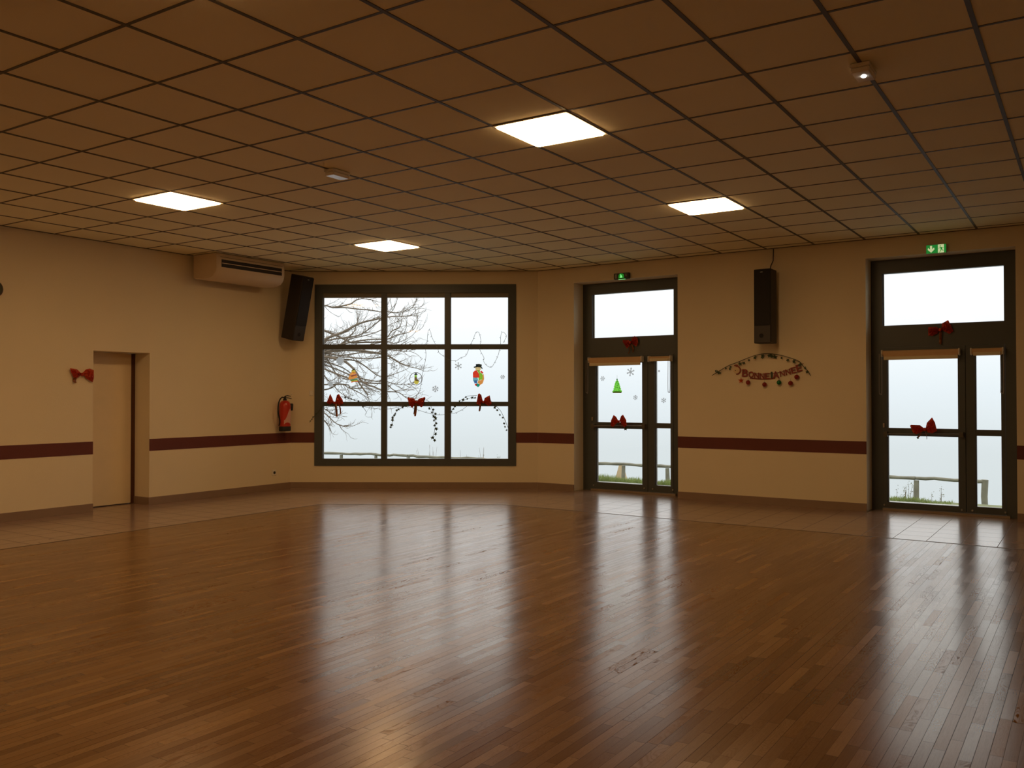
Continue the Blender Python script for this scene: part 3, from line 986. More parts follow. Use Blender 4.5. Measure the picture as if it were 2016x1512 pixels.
def bow(fr, s, z, off, left, right, tails, label, seed=1, depth=0.035, leaf=None):
    """knot at s,z; left/right outlines, tails [(x0,z0,x1,z1,w)] in absolute s,z"""
    r = fr.root('ribbon_bow', s, z, off - 0.004)
    tag(r, label, 'bow', 'red foil bows')
    for k, o in enumerate((left, right)):
        pts = dens([(a - s, b - z) for a, b in o])
        mb = MB()
        mb.add(*poly_lobe(pts, depth, seed * 10 + k))
        mb.build('loop', M['foil'], r)
    MB().bbox(-0.016, 0.016, -0.045, -0.004, -0.020, 0.020, 0.008).build('knot', M['foil'], r)
    for k, (x0, z0, x1, z1, w) in enumerate(tails):
        a, b = Vector((x0 - s, 0, z0 - z)), Vector((x1 - s, 0, z1 - z))
        d = (b - a).normalized()
        nrm = Vector((-d.z, 0, d.x)) * w / 2
        V, F = [], []
        for i in range(6):
            t = i / 5
            p = a.lerp(b, t)
            y = -0.014 - 0.010 * sin(t * 7 + k) 
            c = p - d * (0.015 if i == 5 else 0)
            V += [c - nrm + Vector((0, y, 0)), p + Vector((0, y - 0.006, 0)), c + nrm + Vector((0, y, 0))]
        for i in range(5):
            b_ = i * 3
            F += [(b_, b_ + 3, b_ + 4, b_ + 1), (b_ + 1, b_ + 4, b_ + 5, b_ + 2)]
        m = MB()
        m.add(V, F)
        m.add([v + Vector((0, 0.0015, 0)) for v in V], [tuple(reversed(f)) for f in F])
        m.build('tail', M['tail'], r)
    return r

bow(WW, -0.828, 1.282, -0.014, [(-0.835, 1.29), (-0.862, 1.36), (-0.892, 1.42), (-0.945, 1.285), (-0.90, 1.255)],
    [(-0.820, 1.29), (-0.790, 1.40), (-0.760, 1.415), (-0.705, 1.33), (-0.693, 1.268), (-0.76, 1.24)],
    [(-0.808, 1.27, -0.792, 1.070, 0.030), (-0.752, 1.26, -0.733, 1.108, 0.020)], 'red foil bow at the left of the big window, with two long tails', 1)
bow(WW, 0.398, 1.295, -0.014, [(0.39, 1.300), (0.37, 1.350), (0.275, 1.362), (0.268, 1.345), (0.300, 1.24), (0.345, 1.205), (0.375, 1.26)],
    [(0.405, 1.300), (0.44, 1.345), (0.53, 1.370), (0.540, 1.355), (0.500, 1.23), (0.475, 1.213), (0.42, 1.26)],
    [(0.385, 1.27, 0.365, 1.105, 0.018), (0.405, 1.27, 0.382, 1.075, 0.030)], 'red foil bow at the middle of the big window, under the round snowman sticker', 2)
bow(WW, 1.405, 1.292, -0.014, [(1.40, 1.30), (1.375, 1.40), (1.345, 1.424), (1.325, 1.41), (1.300, 1.262), (1.35, 1.25)],
    [(1.41, 1.30), (1.425, 1.355), (1.50, 1.395), (1.530, 1.262), (1.485, 1.238), (1.43, 1.265)],
    [(1.365, 1.27, 1.345, 1.150, 0.026)], 'red foil bow at the right of the big window, with one short tail', 3)
bow(WD, -1.622, 2.150, 0.262, [(-1.63, 2.155), (-1.65, 2.185), (-1.740, 2.190), (-1.745, 2.165), (-1.700, 2.10), (-1.675, 2.062), (-1.64, 2.10)],
    [(-1.612, 2.155), (-1.60, 2.215), (-1.555, 2.240), (-1.505, 2.205), (-1.50, 2.14), (-1.53, 2.085), (-1.58, 2.12)],
    [(-1.625, 2.12, -1.655, 1.985, 0.014), (-1.60, 2.12, -1.575, 2.00, 0.022)], 'red foil bow on the dark panel above the blinds of the middle door', 4)
bow(WD, -1.762, 1.018, 0.165, [(-1.77, 1.03), (-1.80, 1.085), (-1.842, 1.112), (-1.885, 1.03), (-1.890, 0.958), (-1.855, 0.935), (-1.80, 0.985)],
    [(-1.754, 1.03), (-1.72, 1.10), (-1.690, 1.118), (-1.640, 1.04), (-1.633, 0.962), (-1.67, 0.935), (-1.72, 0.985)],
    [(-1.755, 0.99, -1.70, 0.94, 0.012)], 'red foil bow on the push bar of the middle door', 5)
bow(WD, 2.418, 2.158, 0.262, [(2.41, 2.162), (2.38, 2.195), (2.295, 2.195), (2.288, 2.180), (2.292, 2.095), (2.34, 2.092), (2.39, 2.12)],
    [(2.426, 2.162), (2.44, 2.235), (2.505, 2.270), (2.535, 2.20), (2.558, 2.135), (2.515, 2.108), (2.46, 2.14)],
    [(2.420, 2.13, 2.418, 1.985, 0.028)], 'red foil bow on the dark panel above the blinds of the rightmost door', 6)
bow(WD, 2.262, 0.990, 0.165, [(2.255, 1.00), (2.21, 1.038), (2.110, 1.040), (2.100, 1.028), (2.135, 0.945), (2.17, 0.928), (2.235, 0.965)],
    [(2.268, 1.00), (2.285, 1.07), (2.340, 1.132), (2.372, 1.07), (2.392, 0.975), (2.34, 0.945), (2.29, 0.955)],
    [(2.270, 0.96, 2.284, 0.87, 0.006), (2.225, 0.95, 2.190, 0.89, 0.014)], 'red foil bow on the push bar of the rightmost door', 7)
bow(WL, 3.405, 1.640, -0.002, [(3.398, 1.655), (3.34, 1.700), (3.255, 1.710), (3.265, 1.67), (3.300, 1.60), (3.335, 1.590), (3.38, 1.62)],
    [(3.413, 1.655), (3.45, 1.700), (3.50, 1.712), (3.553, 1.695), (3.556, 1.60), (3.54, 1.548), (3.46, 1.590)],
    [(3.325, 1.635, 3.315, 1.535, 0.042)], 'red foil bow on the left wall beside the cream door', 8)

# ================================================================ IVY
def ivy_leaf(mb, x, y, z, size, ang, tilt=0.3):
    sh = [(0, 0.55), (0.18, 0.2), (0.62, 0.28), (0.35, -0.08), (0.42, -0.48), (0, -0.28), (-0.42, -0.48), (-0.35, -0.08), (-0.62, 0.28), (-0.18, 0.2)]
    ca, sa = cos(ang), sin(ang)
    V = []
    for i, (a, b) in enumerate(sh):
        a, b = a * size, b * size
        V.append((x + a * ca - b * sa, y + tilt * a - (0.15 * size if i % 2 else 0), z + a * sa + b * ca))
    n = len(V)
    V2 = [(a, b + 0.0012, c) for a, b, c in V]
    mb.add(V + V2 + [(x, y - 0.1 * size, z), (x, y - 0.1 * size + .0012, z)],
           [(i, (i + 1) % n, 2 * n) for i in range(n)] + [(n + (i + 1) % n, n + i, 2 * n + 1) for i in range(n)] +
           [((i + 1) % n, i, n + i, n + (i + 1) % n) for i in range(n)])

def garland(fr, name, off, vine, leaves, size, label, cat, group=None, rad=0.003, second=None, seed=1):
    s0, z0 = vine[0]
    r = fr.root(name, s0, z0, off)
    tag(r, label, cat, group)
    rnd = random.Random(seed)
    vm = MB().tube(smooth_pts([(a - s0, rnd.uniform(-.004, .002), b - z0) for a, b in vine], 4), rad, 5)
    if second:
        vm.tube(smooth_pts([(a - s0, rnd.uniform(-.004, .002), b - z0) for a, b in second], 4), rad * .8, 5)
    vm.build('vine', M['vine'], r)
    for a, b in leaves:
        lm = MB()
        k = size * rnd.uniform(.75, 1.2)
        ivy_leaf(lm, 0, 0, 0, k, rnd.uniform(0, 6.28), rnd.uniform(-.6, .6))
        o = lm.build('leaf', M['leaf'], r)
        o.location = (a - s0, -0.008, b - z0)
    return r
GI = 'ivy strands hung across the big window'
garland(WW, 'ivy_strand', -0.026, [(-0.726, 1.382), (-0.649, 1.366), (-0.588, 1.343), (-0.527, 1.326), (-0.466, 1.313), (-0.412, 1.229), (-0.374, 1.184), (-0.350, 1.140), (-0.366, 1.107)],
        [(-0.665, 1.363), (-0.619, 1.350), (-0.575, 1.338), (-0.527, 1.323), (-0.466, 1.308), (-0.397, 1.222)], 0.032,
        'short ivy strand to the right of the leftmost window bow', 'ivy', GI, second=[(-0.726, 1.375), (-0.66, 1.34), (-0.60, 1.31)], seed=3)
garland(WW, 'ivy_strand', -0.026, [(-0.894, 1.27), (-1.008, 1.229), (-1.085, 1.13), (-1.153, 1.062), (-1.206, 0.986)],
        [(-1.105, 1.12), (-1.150, 1.07), (-1.165, 1.035), (-1.190, 1.01)], 0.022,
        'ivy strand ending over the left edge of the window frame', 'ivy', GI, seed=4)
garland(WW, 'ivy_strand', -0.026, [(0.275, 1.25), (0.213, 1.222), (0.175, 1.206), (0.122, 1.172), (0.084, 1.127), (0.046, 1.056), (0.046, 1.019), (0.031, 0.955), (0.012, 0.902)],
        [(0.245, 1.238), (0.195, 1.215), (0.135, 1.186), (0.108, 1.170), (0.086, 1.118), (0.072, 1.096), (0.046, 1.060), (0.046, 1.022), (0.031, 0.950), (0.018, 0.918)], 0.040,
        'ivy strand drooping left of the middle window bow', 'ivy', GI, seed=5)
garland(WW, 'ivy_strand', -0.026, [(0.530, 1.33), (0.6, 1.293), (0.625, 1.218), (0.659, 1.152), (0.688, 1.085), (0.692, 1.019), (0.688, 0.936), (0.667, 0.828), (0.655, 0.77), (0.672, 0.721)],
        [(0.598, 1.197), (0.655, 1.18), (0.638, 1.139), (0.692, 1.118), (0.663, 1.077), (0.692, 1.052), (0.667, 1.019), (0.7, 0.977), (0.676, 0.944), (0.701, 0.895), (0.692, 0.816), (0.645, 0.762), (0.676, 0.722)], 0.045,
        'longest ivy strand, hanging right of the middle window bow', 'ivy', GI, seed=6)
garland(WW, 'ivy_strand', -0.026, [(1.310, 1.392), (1.174, 1.384), (1.124, 1.355), (1.049, 1.305), (0.983, 1.226), (0.941, 1.185), (0.916, 1.127)],
        [(1.144, 1.367), (1.165, 1.342), (1.103, 1.326), (1.24, 1.360), (1.281, 1.357), (1.049, 1.305), (0.983, 1.228), (0.955, 1.189), (0.929, 1.148)], 0.036,
        'ivy strand running left from the rightmost window bow', 'ivy', GI, second=[(1.30, 1.355), (1.20, 1.352), (1.10, 1.31), (1.00, 1.25)], seed=7)
garland(WW, 'ivy_strand', -0.026, [(1.522, 1.309), (1.605, 1.226), (1.663, 1.16), (1.713, 1.061), (1.754, 0.961), (1.779, 0.903)],
        [(1.576, 1.214), (1.613, 1.172), (1.653, 1.102), (1.696, 1.061), (1.717, 0.974), (1.729, 0.924), (1.754, 0.874)], 0.038,
        'ivy strand curving down right of the rightmost window bow', 'ivy', GI, seed=8)
garland(WD, 'ivy_strand', 0.19, [(-1.76, 0.99), (-1.70, 0.955), (-1.672, 0.92)], [(-1.672, 0.915), (-1.655, 0.925)], 0.042,
        'tiny ivy sprig under the bow on the middle door', 'ivy', seed=9)
garland(WD, 'ivy_strand', 0.19, [(2.20, 0.95), (2.185, 0.91), (2.175, 0.885)], [(2.178, 0.888)], 0.034,
        'tiny ivy sprig under the bow on the rightmost door', 'ivy', seed=10)

# ---- light strings
def light_string(pts, step, label, seed):
    s0, z0 = pts[0]
    r = WW.root('light_string', s0, z0, -0.0075)
    tag(r, label, 'light string', 'light strings on the big window')
    sp_ = smooth_pts([(a - s0, 0, b - z0) for a, b in pts], 5)
    MB().tube(sp_, 0.0026, 5).build('cable', M['wire'], r)
    rnd = random.Random(seed)
    acc = 0
    for i in range(1, len(sp_)):
        d = (sp_[i] - sp_[i - 1]).length
        acc += d
        if acc > step:
            acc = 0
            t = (sp_[i] - sp_[i - 1]).normalized()
            sd = Vector((-t.z, 0, t.x)) * rnd.choice((-1, 1))
            e = sp_[i] + (sd * 0.8 + t * 0.5) * 0.024
            b = MB().tube([(0, 0, 0), (e - sp_[i])], [0.003, 0.0024], 5)
            o = b.build('bulb', M['wire'], r)
            o.location = sp_[i]
light_string([(0.395, 1.367), (0.458, 1.492), (0.47, 1.575), (0.491, 1.724), (0.524, 1.866), (0.544, 2.007), (0.536, 2.082), (0.557, 2.174), (0.569, 2.323), (0.586, 2.377), (0.611, 2.348), (0.632, 2.265), (0.682, 2.165), (0.723, 2.082), (0.74, 2.032), (0.79, 1.994), (0.823, 1.969), (0.898, 1.92), (0.998, 1.915), (1.065, 1.957), (1.131, 1.982), (1.164, 2.032), (1.214, 2.164), (1.247, 2.223), (1.289, 2.331), (1.318, 2.347), (1.343, 2.322), (1.368, 2.206), (1.355, 2.164), (1.351, 2.081), (1.414, 1.956), (1.405, 1.915), (1.447, 1.848), (1.522, 1.815), (1.571, 1.882), (1.621, 1.981), (1.646, 2.081), (1.663, 2.172), (1.667, 2.297), (1.7, 2.343), (1.75, 2.289), (1.729, 2.23), (1.7, 2.181)],
             0.085, 'thin wavy light string across the upper and middle panes of the big window', 1)
light_string([(-0.395, 1.235), (-0.368, 1.222), (-0.193, 1.193), (0.014, 1.193), (0.139, 1.221), (0.292, 1.221), (0.433, 1.172), (0.608, 1.119), (0.766, 1.102), (0.915, 1.126), (0.974, 1.126), (1.081, 1.176), (1.164, 1.236)],
             0.075, 'thin light string sagging across the lower panes of the big window', 2)

# ================================================================ WINDOW STICKERS
def _ly(mb):
    return -0.0008 - 0.00025 * len(mb.f)
def snowflake(fr, s, z, off, r_, kind, label, rot=0.0):
    o = fr.root('snowflake_sticker', s, z, off)
    tag(o, label, 'window sticker', 'grey snowflake stickers on the glass')
    mb = MB()
    y0, y1 = -0.0014, -0.0003
    if kind == 'solid':
        pts = []
        for k in range(16):
            a = rot + 2 * pi * k / 16
            q = r_ * (1.0 if k % 2 else 0.82)
            pts.append((q * cos(a), q * sin(a)))
        mb.flat(pts, _ly(mb))
    else:
        hexn = [(r_ * .34 * cos(rot + pi * k / 3), r_ * .34 * sin(rot + pi * k / 3)) for k in range(6)]
        if kind != 'open':
            mb.flat(hexn, _ly(mb))
        for k in range(6):
            a = rot + pi * k / 3
            c, s_ = cos(a), sin(a)
            def q(u, v):
                return (u * c - v * s_, u * s_ + v * c)
            wd = r_ * 0.11
            ra, rb = (r_ * (.12 if kind == 'open' else .30)), r_ * {'club': .62, 'petal': .32}.get(kind, .8)
            mb.flat([q(ra, -wd), q(rb, -wd), q(rb, wd), q(ra, wd)], _ly(mb))
            if kind == 'petal':
                mb.flat([q(r_ * .3, 0), q(r_ * .6, -r_ * .24), q(r_, 0), q(r_ * .6, r_ * .24)], _ly(mb))
            elif kind == 'club':
                mb.flat([q(r_ * (.80 + .20 * cos(t * pi / 4)), r_ * .20 * sin(t * pi / 4)) for t in range(8)], _ly(mb))
            else:
                for sg in (-1, 1):
                    p_ = [q(r_ * .45, -wd * .6), q(r_ * .80, sg * r_ * .30 - wd * .6), q(r_ * .80, sg * r_ * .30 + wd * .6), q(r_ * .45, wd * .6)]
                    if sg < 0:
                        p_ = [q(r_ * .45, -wd * .6), q(r_ * .80, -r_ * .30 - wd * .6), q(r_ * .86, -r_ * .30 + wd * .6), q(r_ * .5, wd * .6)]
                    mb.flat(p_, _ly(mb))
                mb.flat([q(r_ * .75, -wd * 1.3), q(r_, 0), q(r_ * .75, wd * 1.3)], _ly(mb))
    m_ = mb.build('film', M['flake'], o)
    return o
GO = 0.0415
snowflake(WW, -0.760, 1.915, GO, 0.064, 'solid', 'large solid grey snowflake sticker among the branches, left column of the big window')
snowflake(WW, -0.906, 1.568, GO, 0.044, 'solid', 'small solid grey snowflake sticker low at the far left of the big window', .2)
snowflake(WW, -0.311, 1.844, GO, 0.040, 'petal', 'small snowflake sticker right of the striped figure sticker', .2)
snowflake(WW, 0.057, 1.823, GO, 0.062, 'petal', 'pointed six-petal snowflake sticker at the left of the middle column', .45)
snowflake(WW, 0.470, 1.822, GO, 0.038, 'club', 'small snowflake sticker beside the light string, above the round snowman', .1)
snowflake(WW, 0.679, 1.491, GO, 0.055, 'open', 'openwork snowflake sticker at lower right of the middle column', .5)
snowflake(WW, 1.024, 1.835, GO, 0.057, 'club', 'club-armed snowflake sticker left of the top-hat snowman', .52)
snowflake(WW, 1.692, 1.671, GO, 0.038, 'open', 'small snowflake sticker at the right edge of the big window', .1)
GD = 0.3015
snowflake(WD, -1.650, 1.729, GD, 0.064, 'club', 'largest snowflake sticker on the middle door, upper right of the tree', .35)
snowflake(WD, -2.104, 1.640, GD, 0.040, 'open', 'small snowflake sticker on the middle door, left of the tree', .1)
snowflake(WD, -1.574, 1.361, GD, 0.040, 'star', 'thin-armed snowflake sticker on the middle door, lower right of the tree', .4)
snowflake(WD, -1.205, 1.734, GD, 0.017, 'solid', 'tiny dot-like snowflake sticker on the narrow leaf of the middle door')
snowflake(WD, -1.134, 1.322, GD, 0.042, 'star', 'snowflake sticker low on the narrow leaf of the middle door', .55)

def ell(cx, cz, rx, rz, n=16, a0=0, a1=2 * pi):
    full = abs(a1 - a0 - 2 * pi) < 1e-6
    return [(cx + rx * cos(a0 + (a1 - a0) * k / (n if full else n - 1)), cz + rz * sin(a0 + (a1 - a0) * k / (n if full else n - 1))) for k in range(n)]
def sticker(fr, s, z, off, name, label, layers):
    o = fr.root(name, s, z, off)
    tag(o, label, 'window sticker')
    for i, (nm, pts, m_) in enumerate(layers):
        y = -0.0012 - 0.0009 * i
        MB().flat(pts, y).build(nm, M[m_], o)
    return o
# snowman with a top hat (right column)
sticker(WW, 1.331, 1.690, GO, 'snowman_sticker', 'colourful snowman sticker with a tall black top hat, right column of the big window', [
    ('body', [(0.0, -0.07), (0.030, -0.068), (0.060, -0.052), (0.058, 0.01), (0.075, 0.03), (0.083, -0.05), (0.062, -0.115), (0.016, -0.145), (0.010, -0.122), (-0.018, -0.112), (-0.008, -0.078)], 's_orange'),
    ('coat', [(-0.087, 0.045), (-0.060, 0.075), (-0.028, 0.082), (0.008, 0.02), (0.012, -0.03), (-0.085, -0.03)], 's_red'),
    ('shoulder', [(0.018, 0.055), (0.040, 0.078), (0.072, 0.045), (0.060, 0.030)], 's_red'),
    ('scarf', [(-0.026, 0.085), (0.020, 0.080), (0.018, 0.052), (0.058, 0.028), (0.060, -0.055), (0.00, -0.072), (-0.005, -0.03), (0.012, -0.03), (0.008, 0.02)], 's_green'),
    ('sky_patch', [(-0.085, -0.032), (-0.015, -0.028), (-0.005, -0.075), (-0.082, -0.085)], 's_sky'),
    ('blue_patch', [(-0.075, -0.075), (-0.018, -0.072), (-0.022, -0.115), (-0.062, -0.118)], 's_blue'),
    ('foot', [(-0.060, -0.125), (-0.025, -0.12), (-0.028, -0.158), (-0.052, -0.148)], 's_red'),
    ('green_base', [(-0.030, -0.115), (0.012, -0.125), (0.018, -0.15), (-0.008, -0.175), (-0.034, -0.155)], 's_teal'),
    ('face', ell(-0.008, 0.105, 0.042, 0.038), 's_cream'),
    ('hat_brim', [(-0.075, 0.132), (-0.068, 0.115), (-0.02, 0.13), (0.028, 0.125), (0.052, 0.098), (0.062, 0.108), (0.048, 0.130), (-0.045, 0.144)], 's_black'),
    ('hat', [(-0.040, 0.135), (0.042, 0.130), (0.050, 0.165), (0.005, 0.178), (-0.042, 0.172)], 's_black'),
    ('hat_band', [(-0.036, 0.172), (-0.040, 0.140), (-0.010, 0.138), (-0.012, 0.172)], 's_blue')])
# striped figure (left column)
sticker(WW, -0.553, 1.688, GO, 'snowman_sticker', 'small striped figure sticker with a dark cap, left column of the big window', [
    ('feet', [(-0.045, -0.105), (-0.03, -0.085), (0.065, -0.082), (0.072, -0.092), (0.0, -0.092)], 's_red'),
    ('skirt', [(-0.055, -0.060), (0.055, -0.045), (0.055, -0.088), (-0.035, -0.092)], 's_yellow'),
    ('teal_stripe', [(-0.058, -0.055), (0.058, -0.030), (0.055, -0.062), (-0.045, -0.078)], 's_sky'),
    ('yellow_stripe', [(-0.082, -0.030), (-0.06, 0.005), (0.050, 0.025), (0.058, -0.028), (-0.01, -0.05), (-0.068, -0.058)], 's_orange'),
    ('lilac_stripe', [(-0.055, 0.008), (0.045, 0.030), (0.045, 0.008), (-0.03, -0.015)], 's_lilac'),
    ('chest', [(-0.068, 0.020), (-0.025, 0.062), (0.025, 0.058), (0.045, 0.030), (-0.05, 0.008)], 's_orange'),
    ('head', ell(-0.005, 0.072, 0.030, 0.024), 's_yellow'),
    ('cap', [(-0.038, 0.072), (-0.012, 0.098), (0.012, 0.102), (0.028, 0.085), (0.0, 0.084), (-0.022, 0.078)], 's_black')])
# round snowman
ringp = []
o = sticker(WW, 0.386, 1.644, GO, 'snowman_sticker', 'round sticker with a small snowman in a brown ring, middle column of the big window', [
    ('belly', ell(0.008, -0.050, 0.036, 0.034), 's_yellow'),
    ('torso', [(-0.022, 0.025), (0.015, 0.025), (0.022, -0.015), (0.058, -0.032), (0.045, -0.040), (-0.022, -0.025)], 's_brown'),
    ('face', ell(-0.004, 0.040, 0.020, 0.018), 's_green'),
    ('hat', [(-0.032, 0.058), (0.030, 0.058), (0.018, 0.068), (0.014, 0.086), (-0.016, 0.086), (-0.020, 0.066)], 's_black')])
rg = MB()
rg.tube([(0.094 * cos(2 * pi * k / 28), -0.004, 0.094 * sin(2 * pi * k / 28)) for k in range(29)], 0.0042, 5)
rg.build('ring', M['s_brown'], o)
# christmas tree on the middle door
tr_ = [(0.0, 0.095), (0.012, 0.075), (0.030, 0.06), (0.026, 0.052), (0.042, 0.025), (0.036, 0.018), (0.054, -0.010), (0.046, -0.018), (0.066, -0.045), (0.056, -0.052), (0.080, -0.075), (0.070, -0.098), (-0.070, -0.098), (-0.082, -0.085), (-0.056, -0.055), (-0.064, -0.045), (-0.048, -0.018), (-0.056, -0.010), (-0.038, 0.018), (-0.044, 0.025), (-0.028, 0.052), (-0.032, 0.06), (-0.012, 0.075)]
o = sticker(WD, -1.867, 1.530, GD, 'tree_sticker', 'bright green Christmas tree sticker on the middle door', [
    ('foliage', tr_, 's_lgreen'),
    ('base', [(-0.080, -0.085), (-0.04, -0.078), (0.04, -0.078), (0.078, -0.085), (0.066, -0.104), (-0.066, -0.104)], 's_brown'),
    ('star', ell(0, 0.092, 0.011, 0.016, 8), 's_dgreen')])
rnd = random.Random(5)
dm = MB()
for k in range(46):
    zz = rnd.uniform(-0.07, 0.07)
    w_ = (0.095 - zz) * 0.36
    xx = rnd.uniform(-w_, w_)
    dm.flat(ell(xx, zz, .0045, .0045, 6), -0.0060 - k * 0.00001)
dm.build('dots', M['s_dgreen'], o)
MB().tube([(0, -0.002, 0.108), (0, -0.002, 0.155)], 0.0012, 4).build('thread', M['wire'], o)

# ================================================================ NEW YEAR BANNER
bn = WD.root('letter_banner', 0.154, 1.682, -0.004)
tag(bn, 'red card letter banner reading BONNE ANNEE under an ivy arc on the wall', 'banner')
def letter(ch, s, z, h, w, rot):
    cu = bpy.data.curves.new('letter', 'FONT')
    cu.body = ch
    cu.size = 1.0
    cu.extrude = 0.004 / h
    cu.offset = 0.018
    tmp = bpy.data.objects.new('letter', cu)
    COL.objects.link(tmp)
    bpy.context.view_layer.update()
    dg = bpy.context.evaluated_depsgraph_get()
    me = bpy.data.meshes.new_from_object(tmp.evaluated_get(dg))
    bpy.data.objects.remove(tmp)
    xs = [v.co.x for v in me.vertices]
    ys = [v.co.y for v in me.vertices]
    cx, cy, sx, sy = (min(xs) + max(xs)) / 2, (min(ys) + max(ys)) / 2, max(xs) - min(xs), max(ys) - min(ys)
    for v in me.vertices:
        x, y, zz = (v.co.x - cx) / sx * w, (v.co.y - cy) / sy * h, v.co.z * h
        x, y = x * cos(rot) - y * sin(rot), x * sin(rot) + y * cos(rot)
        v.co = (x, -0.010 - zz, y)
    me.materials.clear()
    me.materials.append(M['letter'])
    o = bpy.data.objects.new('letter', me)
    COL.objects.link(o)
    o.parent = bn
    o.location = (s - 0.154, 0, z - 1.682)
    return o
for ch, s, z, h, w, rot in (('B', 0.154, 1.680, 0.098, 0.078, -0.06), ('O', 0.234, 1.659, 0.078, 0.066, -0.06), ('N', 0.305, 1.646, 0.074, 0.062, -0.04),
                            ('N', 0.376, 1.638, 0.074, 0.062, -0.02), ('E', 0.444, 1.637, 0.078, 0.058, 0.02), ('A', 0.553, 1.650, 0.092, 0.088, 0.08),
                            ('N', 0.636, 1.666, 0.074, 0.062, 0.16), ('N', 0.708, 1.684, 0.076, 0.062, 0.2), ('E', 0.776, 1.706, 0.076, 0.060, 0.22),
                            ('E', 0.845, 1.732, 0.090, 0.068, 0.26)):
    letter(ch, s, z, h, w, rot)
cd = [(0.095, 1.725), (0.20, 1.690), (0.305, 1.672), (0.40, 1.664), (0.50, 1.668), (0.60, 1.682), (0.70, 1.712), (0.80, 1.745), (0.90, 1.790)]
cd2 = [(0.215, 1.615), (0.28, 1.606), (0.37, 1.600), (0.47, 1.600), (0.545, 1.612)]
cm_ = MB()
cm_.tube(smooth_pts([(a - 0.154, -0.004, b - 1.682) for a, b in cd], 3), 0.003, 5)
cm_.tube(smooth_pts([(a - 0.154, -0.005, b - 1.682) for a, b in cd2], 3), 0.006, 5)
cm_.build('cord', M['letter'], bn)
gs = MB().bbox(-0.011, 0.011, -0.018, -0.004, -0.040, 0.040, 0.004)
g_ = gs.build('spacer', M['leaf'], bn)
g_.location = (0.500 - 0.154, 0, 1.650 - 1.682)
# snowman face at the left end
sf = WD.root('snowman_ornament', 0.040, 1.717, -0.004)
tag(sf, 'round cream snowman face with a brown-red hat at the left end of the letter banner', 'ornament')
MB().lathe([(0.044, 0), (0.042, -0.012), (0.030, -0.017)], (0, -0.001, 0), 24, 'y').build('face', M['felt'], sf, 50)
ey = MB()
for x, zz, rr in ((-0.012, -0.002, .006), (0.010, 0.002, .0035)):
    ey.lathe([(rr, 0), (rr * .6, -0.003)], (x, -0.0185, zz), 8, 'y')
ey.build('eyes', M['s_black'], sf)
hp = [(0.036 * 1.25 * cos(a), 0.036 * 1.25 * sin(a)) for a in [radians(100 - i * 15) for i in range(14)]]
hp2 = [(x * 1.28, z * 1.28) for x, z in hp][::-1]
MB().prism(hp + hp2, -0.014, -0.002).build('hat', M['brownfelt'], sf)
MB().prism(ell(-0.005, 0.062, 0.028, 0.013, 9), -0.018, -0.0145).build('hat_bow', M['brownfelt'], sf)
# ivy arc over the banner
garland(WD, 'ivy_arc', -0.030, [(-0.288, 1.654), (-0.196, 1.706), (-0.067, 1.777), (0.053, 1.818), (0.186, 1.868), (0.303, 1.905), (0.433, 1.923), (0.589, 1.905), (0.729, 1.865), (0.853, 1.814), (0.907, 1.751), (0.968, 1.681), (0.992, 1.632)],
        [(-0.23, 1.711), (-0.181, 1.684), (-0.20, 1.695), (-0.097, 1.745), (-0.03, 1.762), (-0.04, 1.735), (0.097, 1.799), (0.145, 1.809), (0.215, 1.843), (0.295, 1.877), (0.397, 1.892), (0.390, 1.880), (0.475, 1.893), (0.500, 1.900), (0.511, 1.882), (0.553, 1.877), (0.638, 1.861), (0.715, 1.831), (0.791, 1.816), (0.866, 1.772), (0.928, 1.73), (0.955, 1.681)], 0.042,
        'arched ivy branch over the red letter banner', 'ivy', rad=0.0045, seed=21)
# baubles and star
def bauble(s, z, m_, label, grp='baubles hanging under the letter banner'):
    r = WD.root('bauble', s, z, -0.036)
    tag(r, label, 'bauble', grp)
    MB().lathe([(0.030 * sin(pi * k / 12), -0.030 * cos(pi * k / 12)) for k in range(1, 12)], n=16).build('ball', M[m_], r, 60)
    MB().lathe([(0.008, 0.0295), (0.008, 0.038)], n=8).build('cap', M['steel'], r, 40)
    MB().tube([(0, 0, 0.038), (0.003, 0.012, 0.075)], 0.0012, 4).build('thread', M['wire'], r)
bauble(0.201, 1.556, 'bauble_red', 'red bauble nearest the star, under the letter O')
bauble(0.415, 1.528, 'bauble_red', 'red bauble hanging lowest, under the middle of the banner')
bauble(0.601, 1.553, 'bauble_green', 'green bauble under the letter banner')
bauble(0.746, 1.542, 'bauble_red', 'dark red bauble just right of the green bauble')
bauble(0.823, 1.620, 'bauble_red', 'red bauble highest and farthest right under the banner')
r = WD.root('star_ornament', 0.100, 1.583, -0.020)
tag(r, 'small shiny orange-red star under the left end of the banner', 'star')
sp_ = []
for k in range(10):
    a = pi / 2 + pi * k / 5
    q = 0.040 if k % 2 == 0 else 0.016
    sp_.append((q * cos(a), 0, q * sin(a)))
mb = MB()
mb.add(sp_ + [(0, -0.014, 0), (0, 0.010, 0)], [(i, (i + 1) % 10, 10) for i in range(10)] + [((i + 1) % 10, i, 11) for i in range(10)])
mb.build('star', M['gold_red'], r)
MB().tube([(0, 0, 0.040), (0.005, 0.008, 0.075)], 0.0012, 4).build('thread', M['wire'], r)
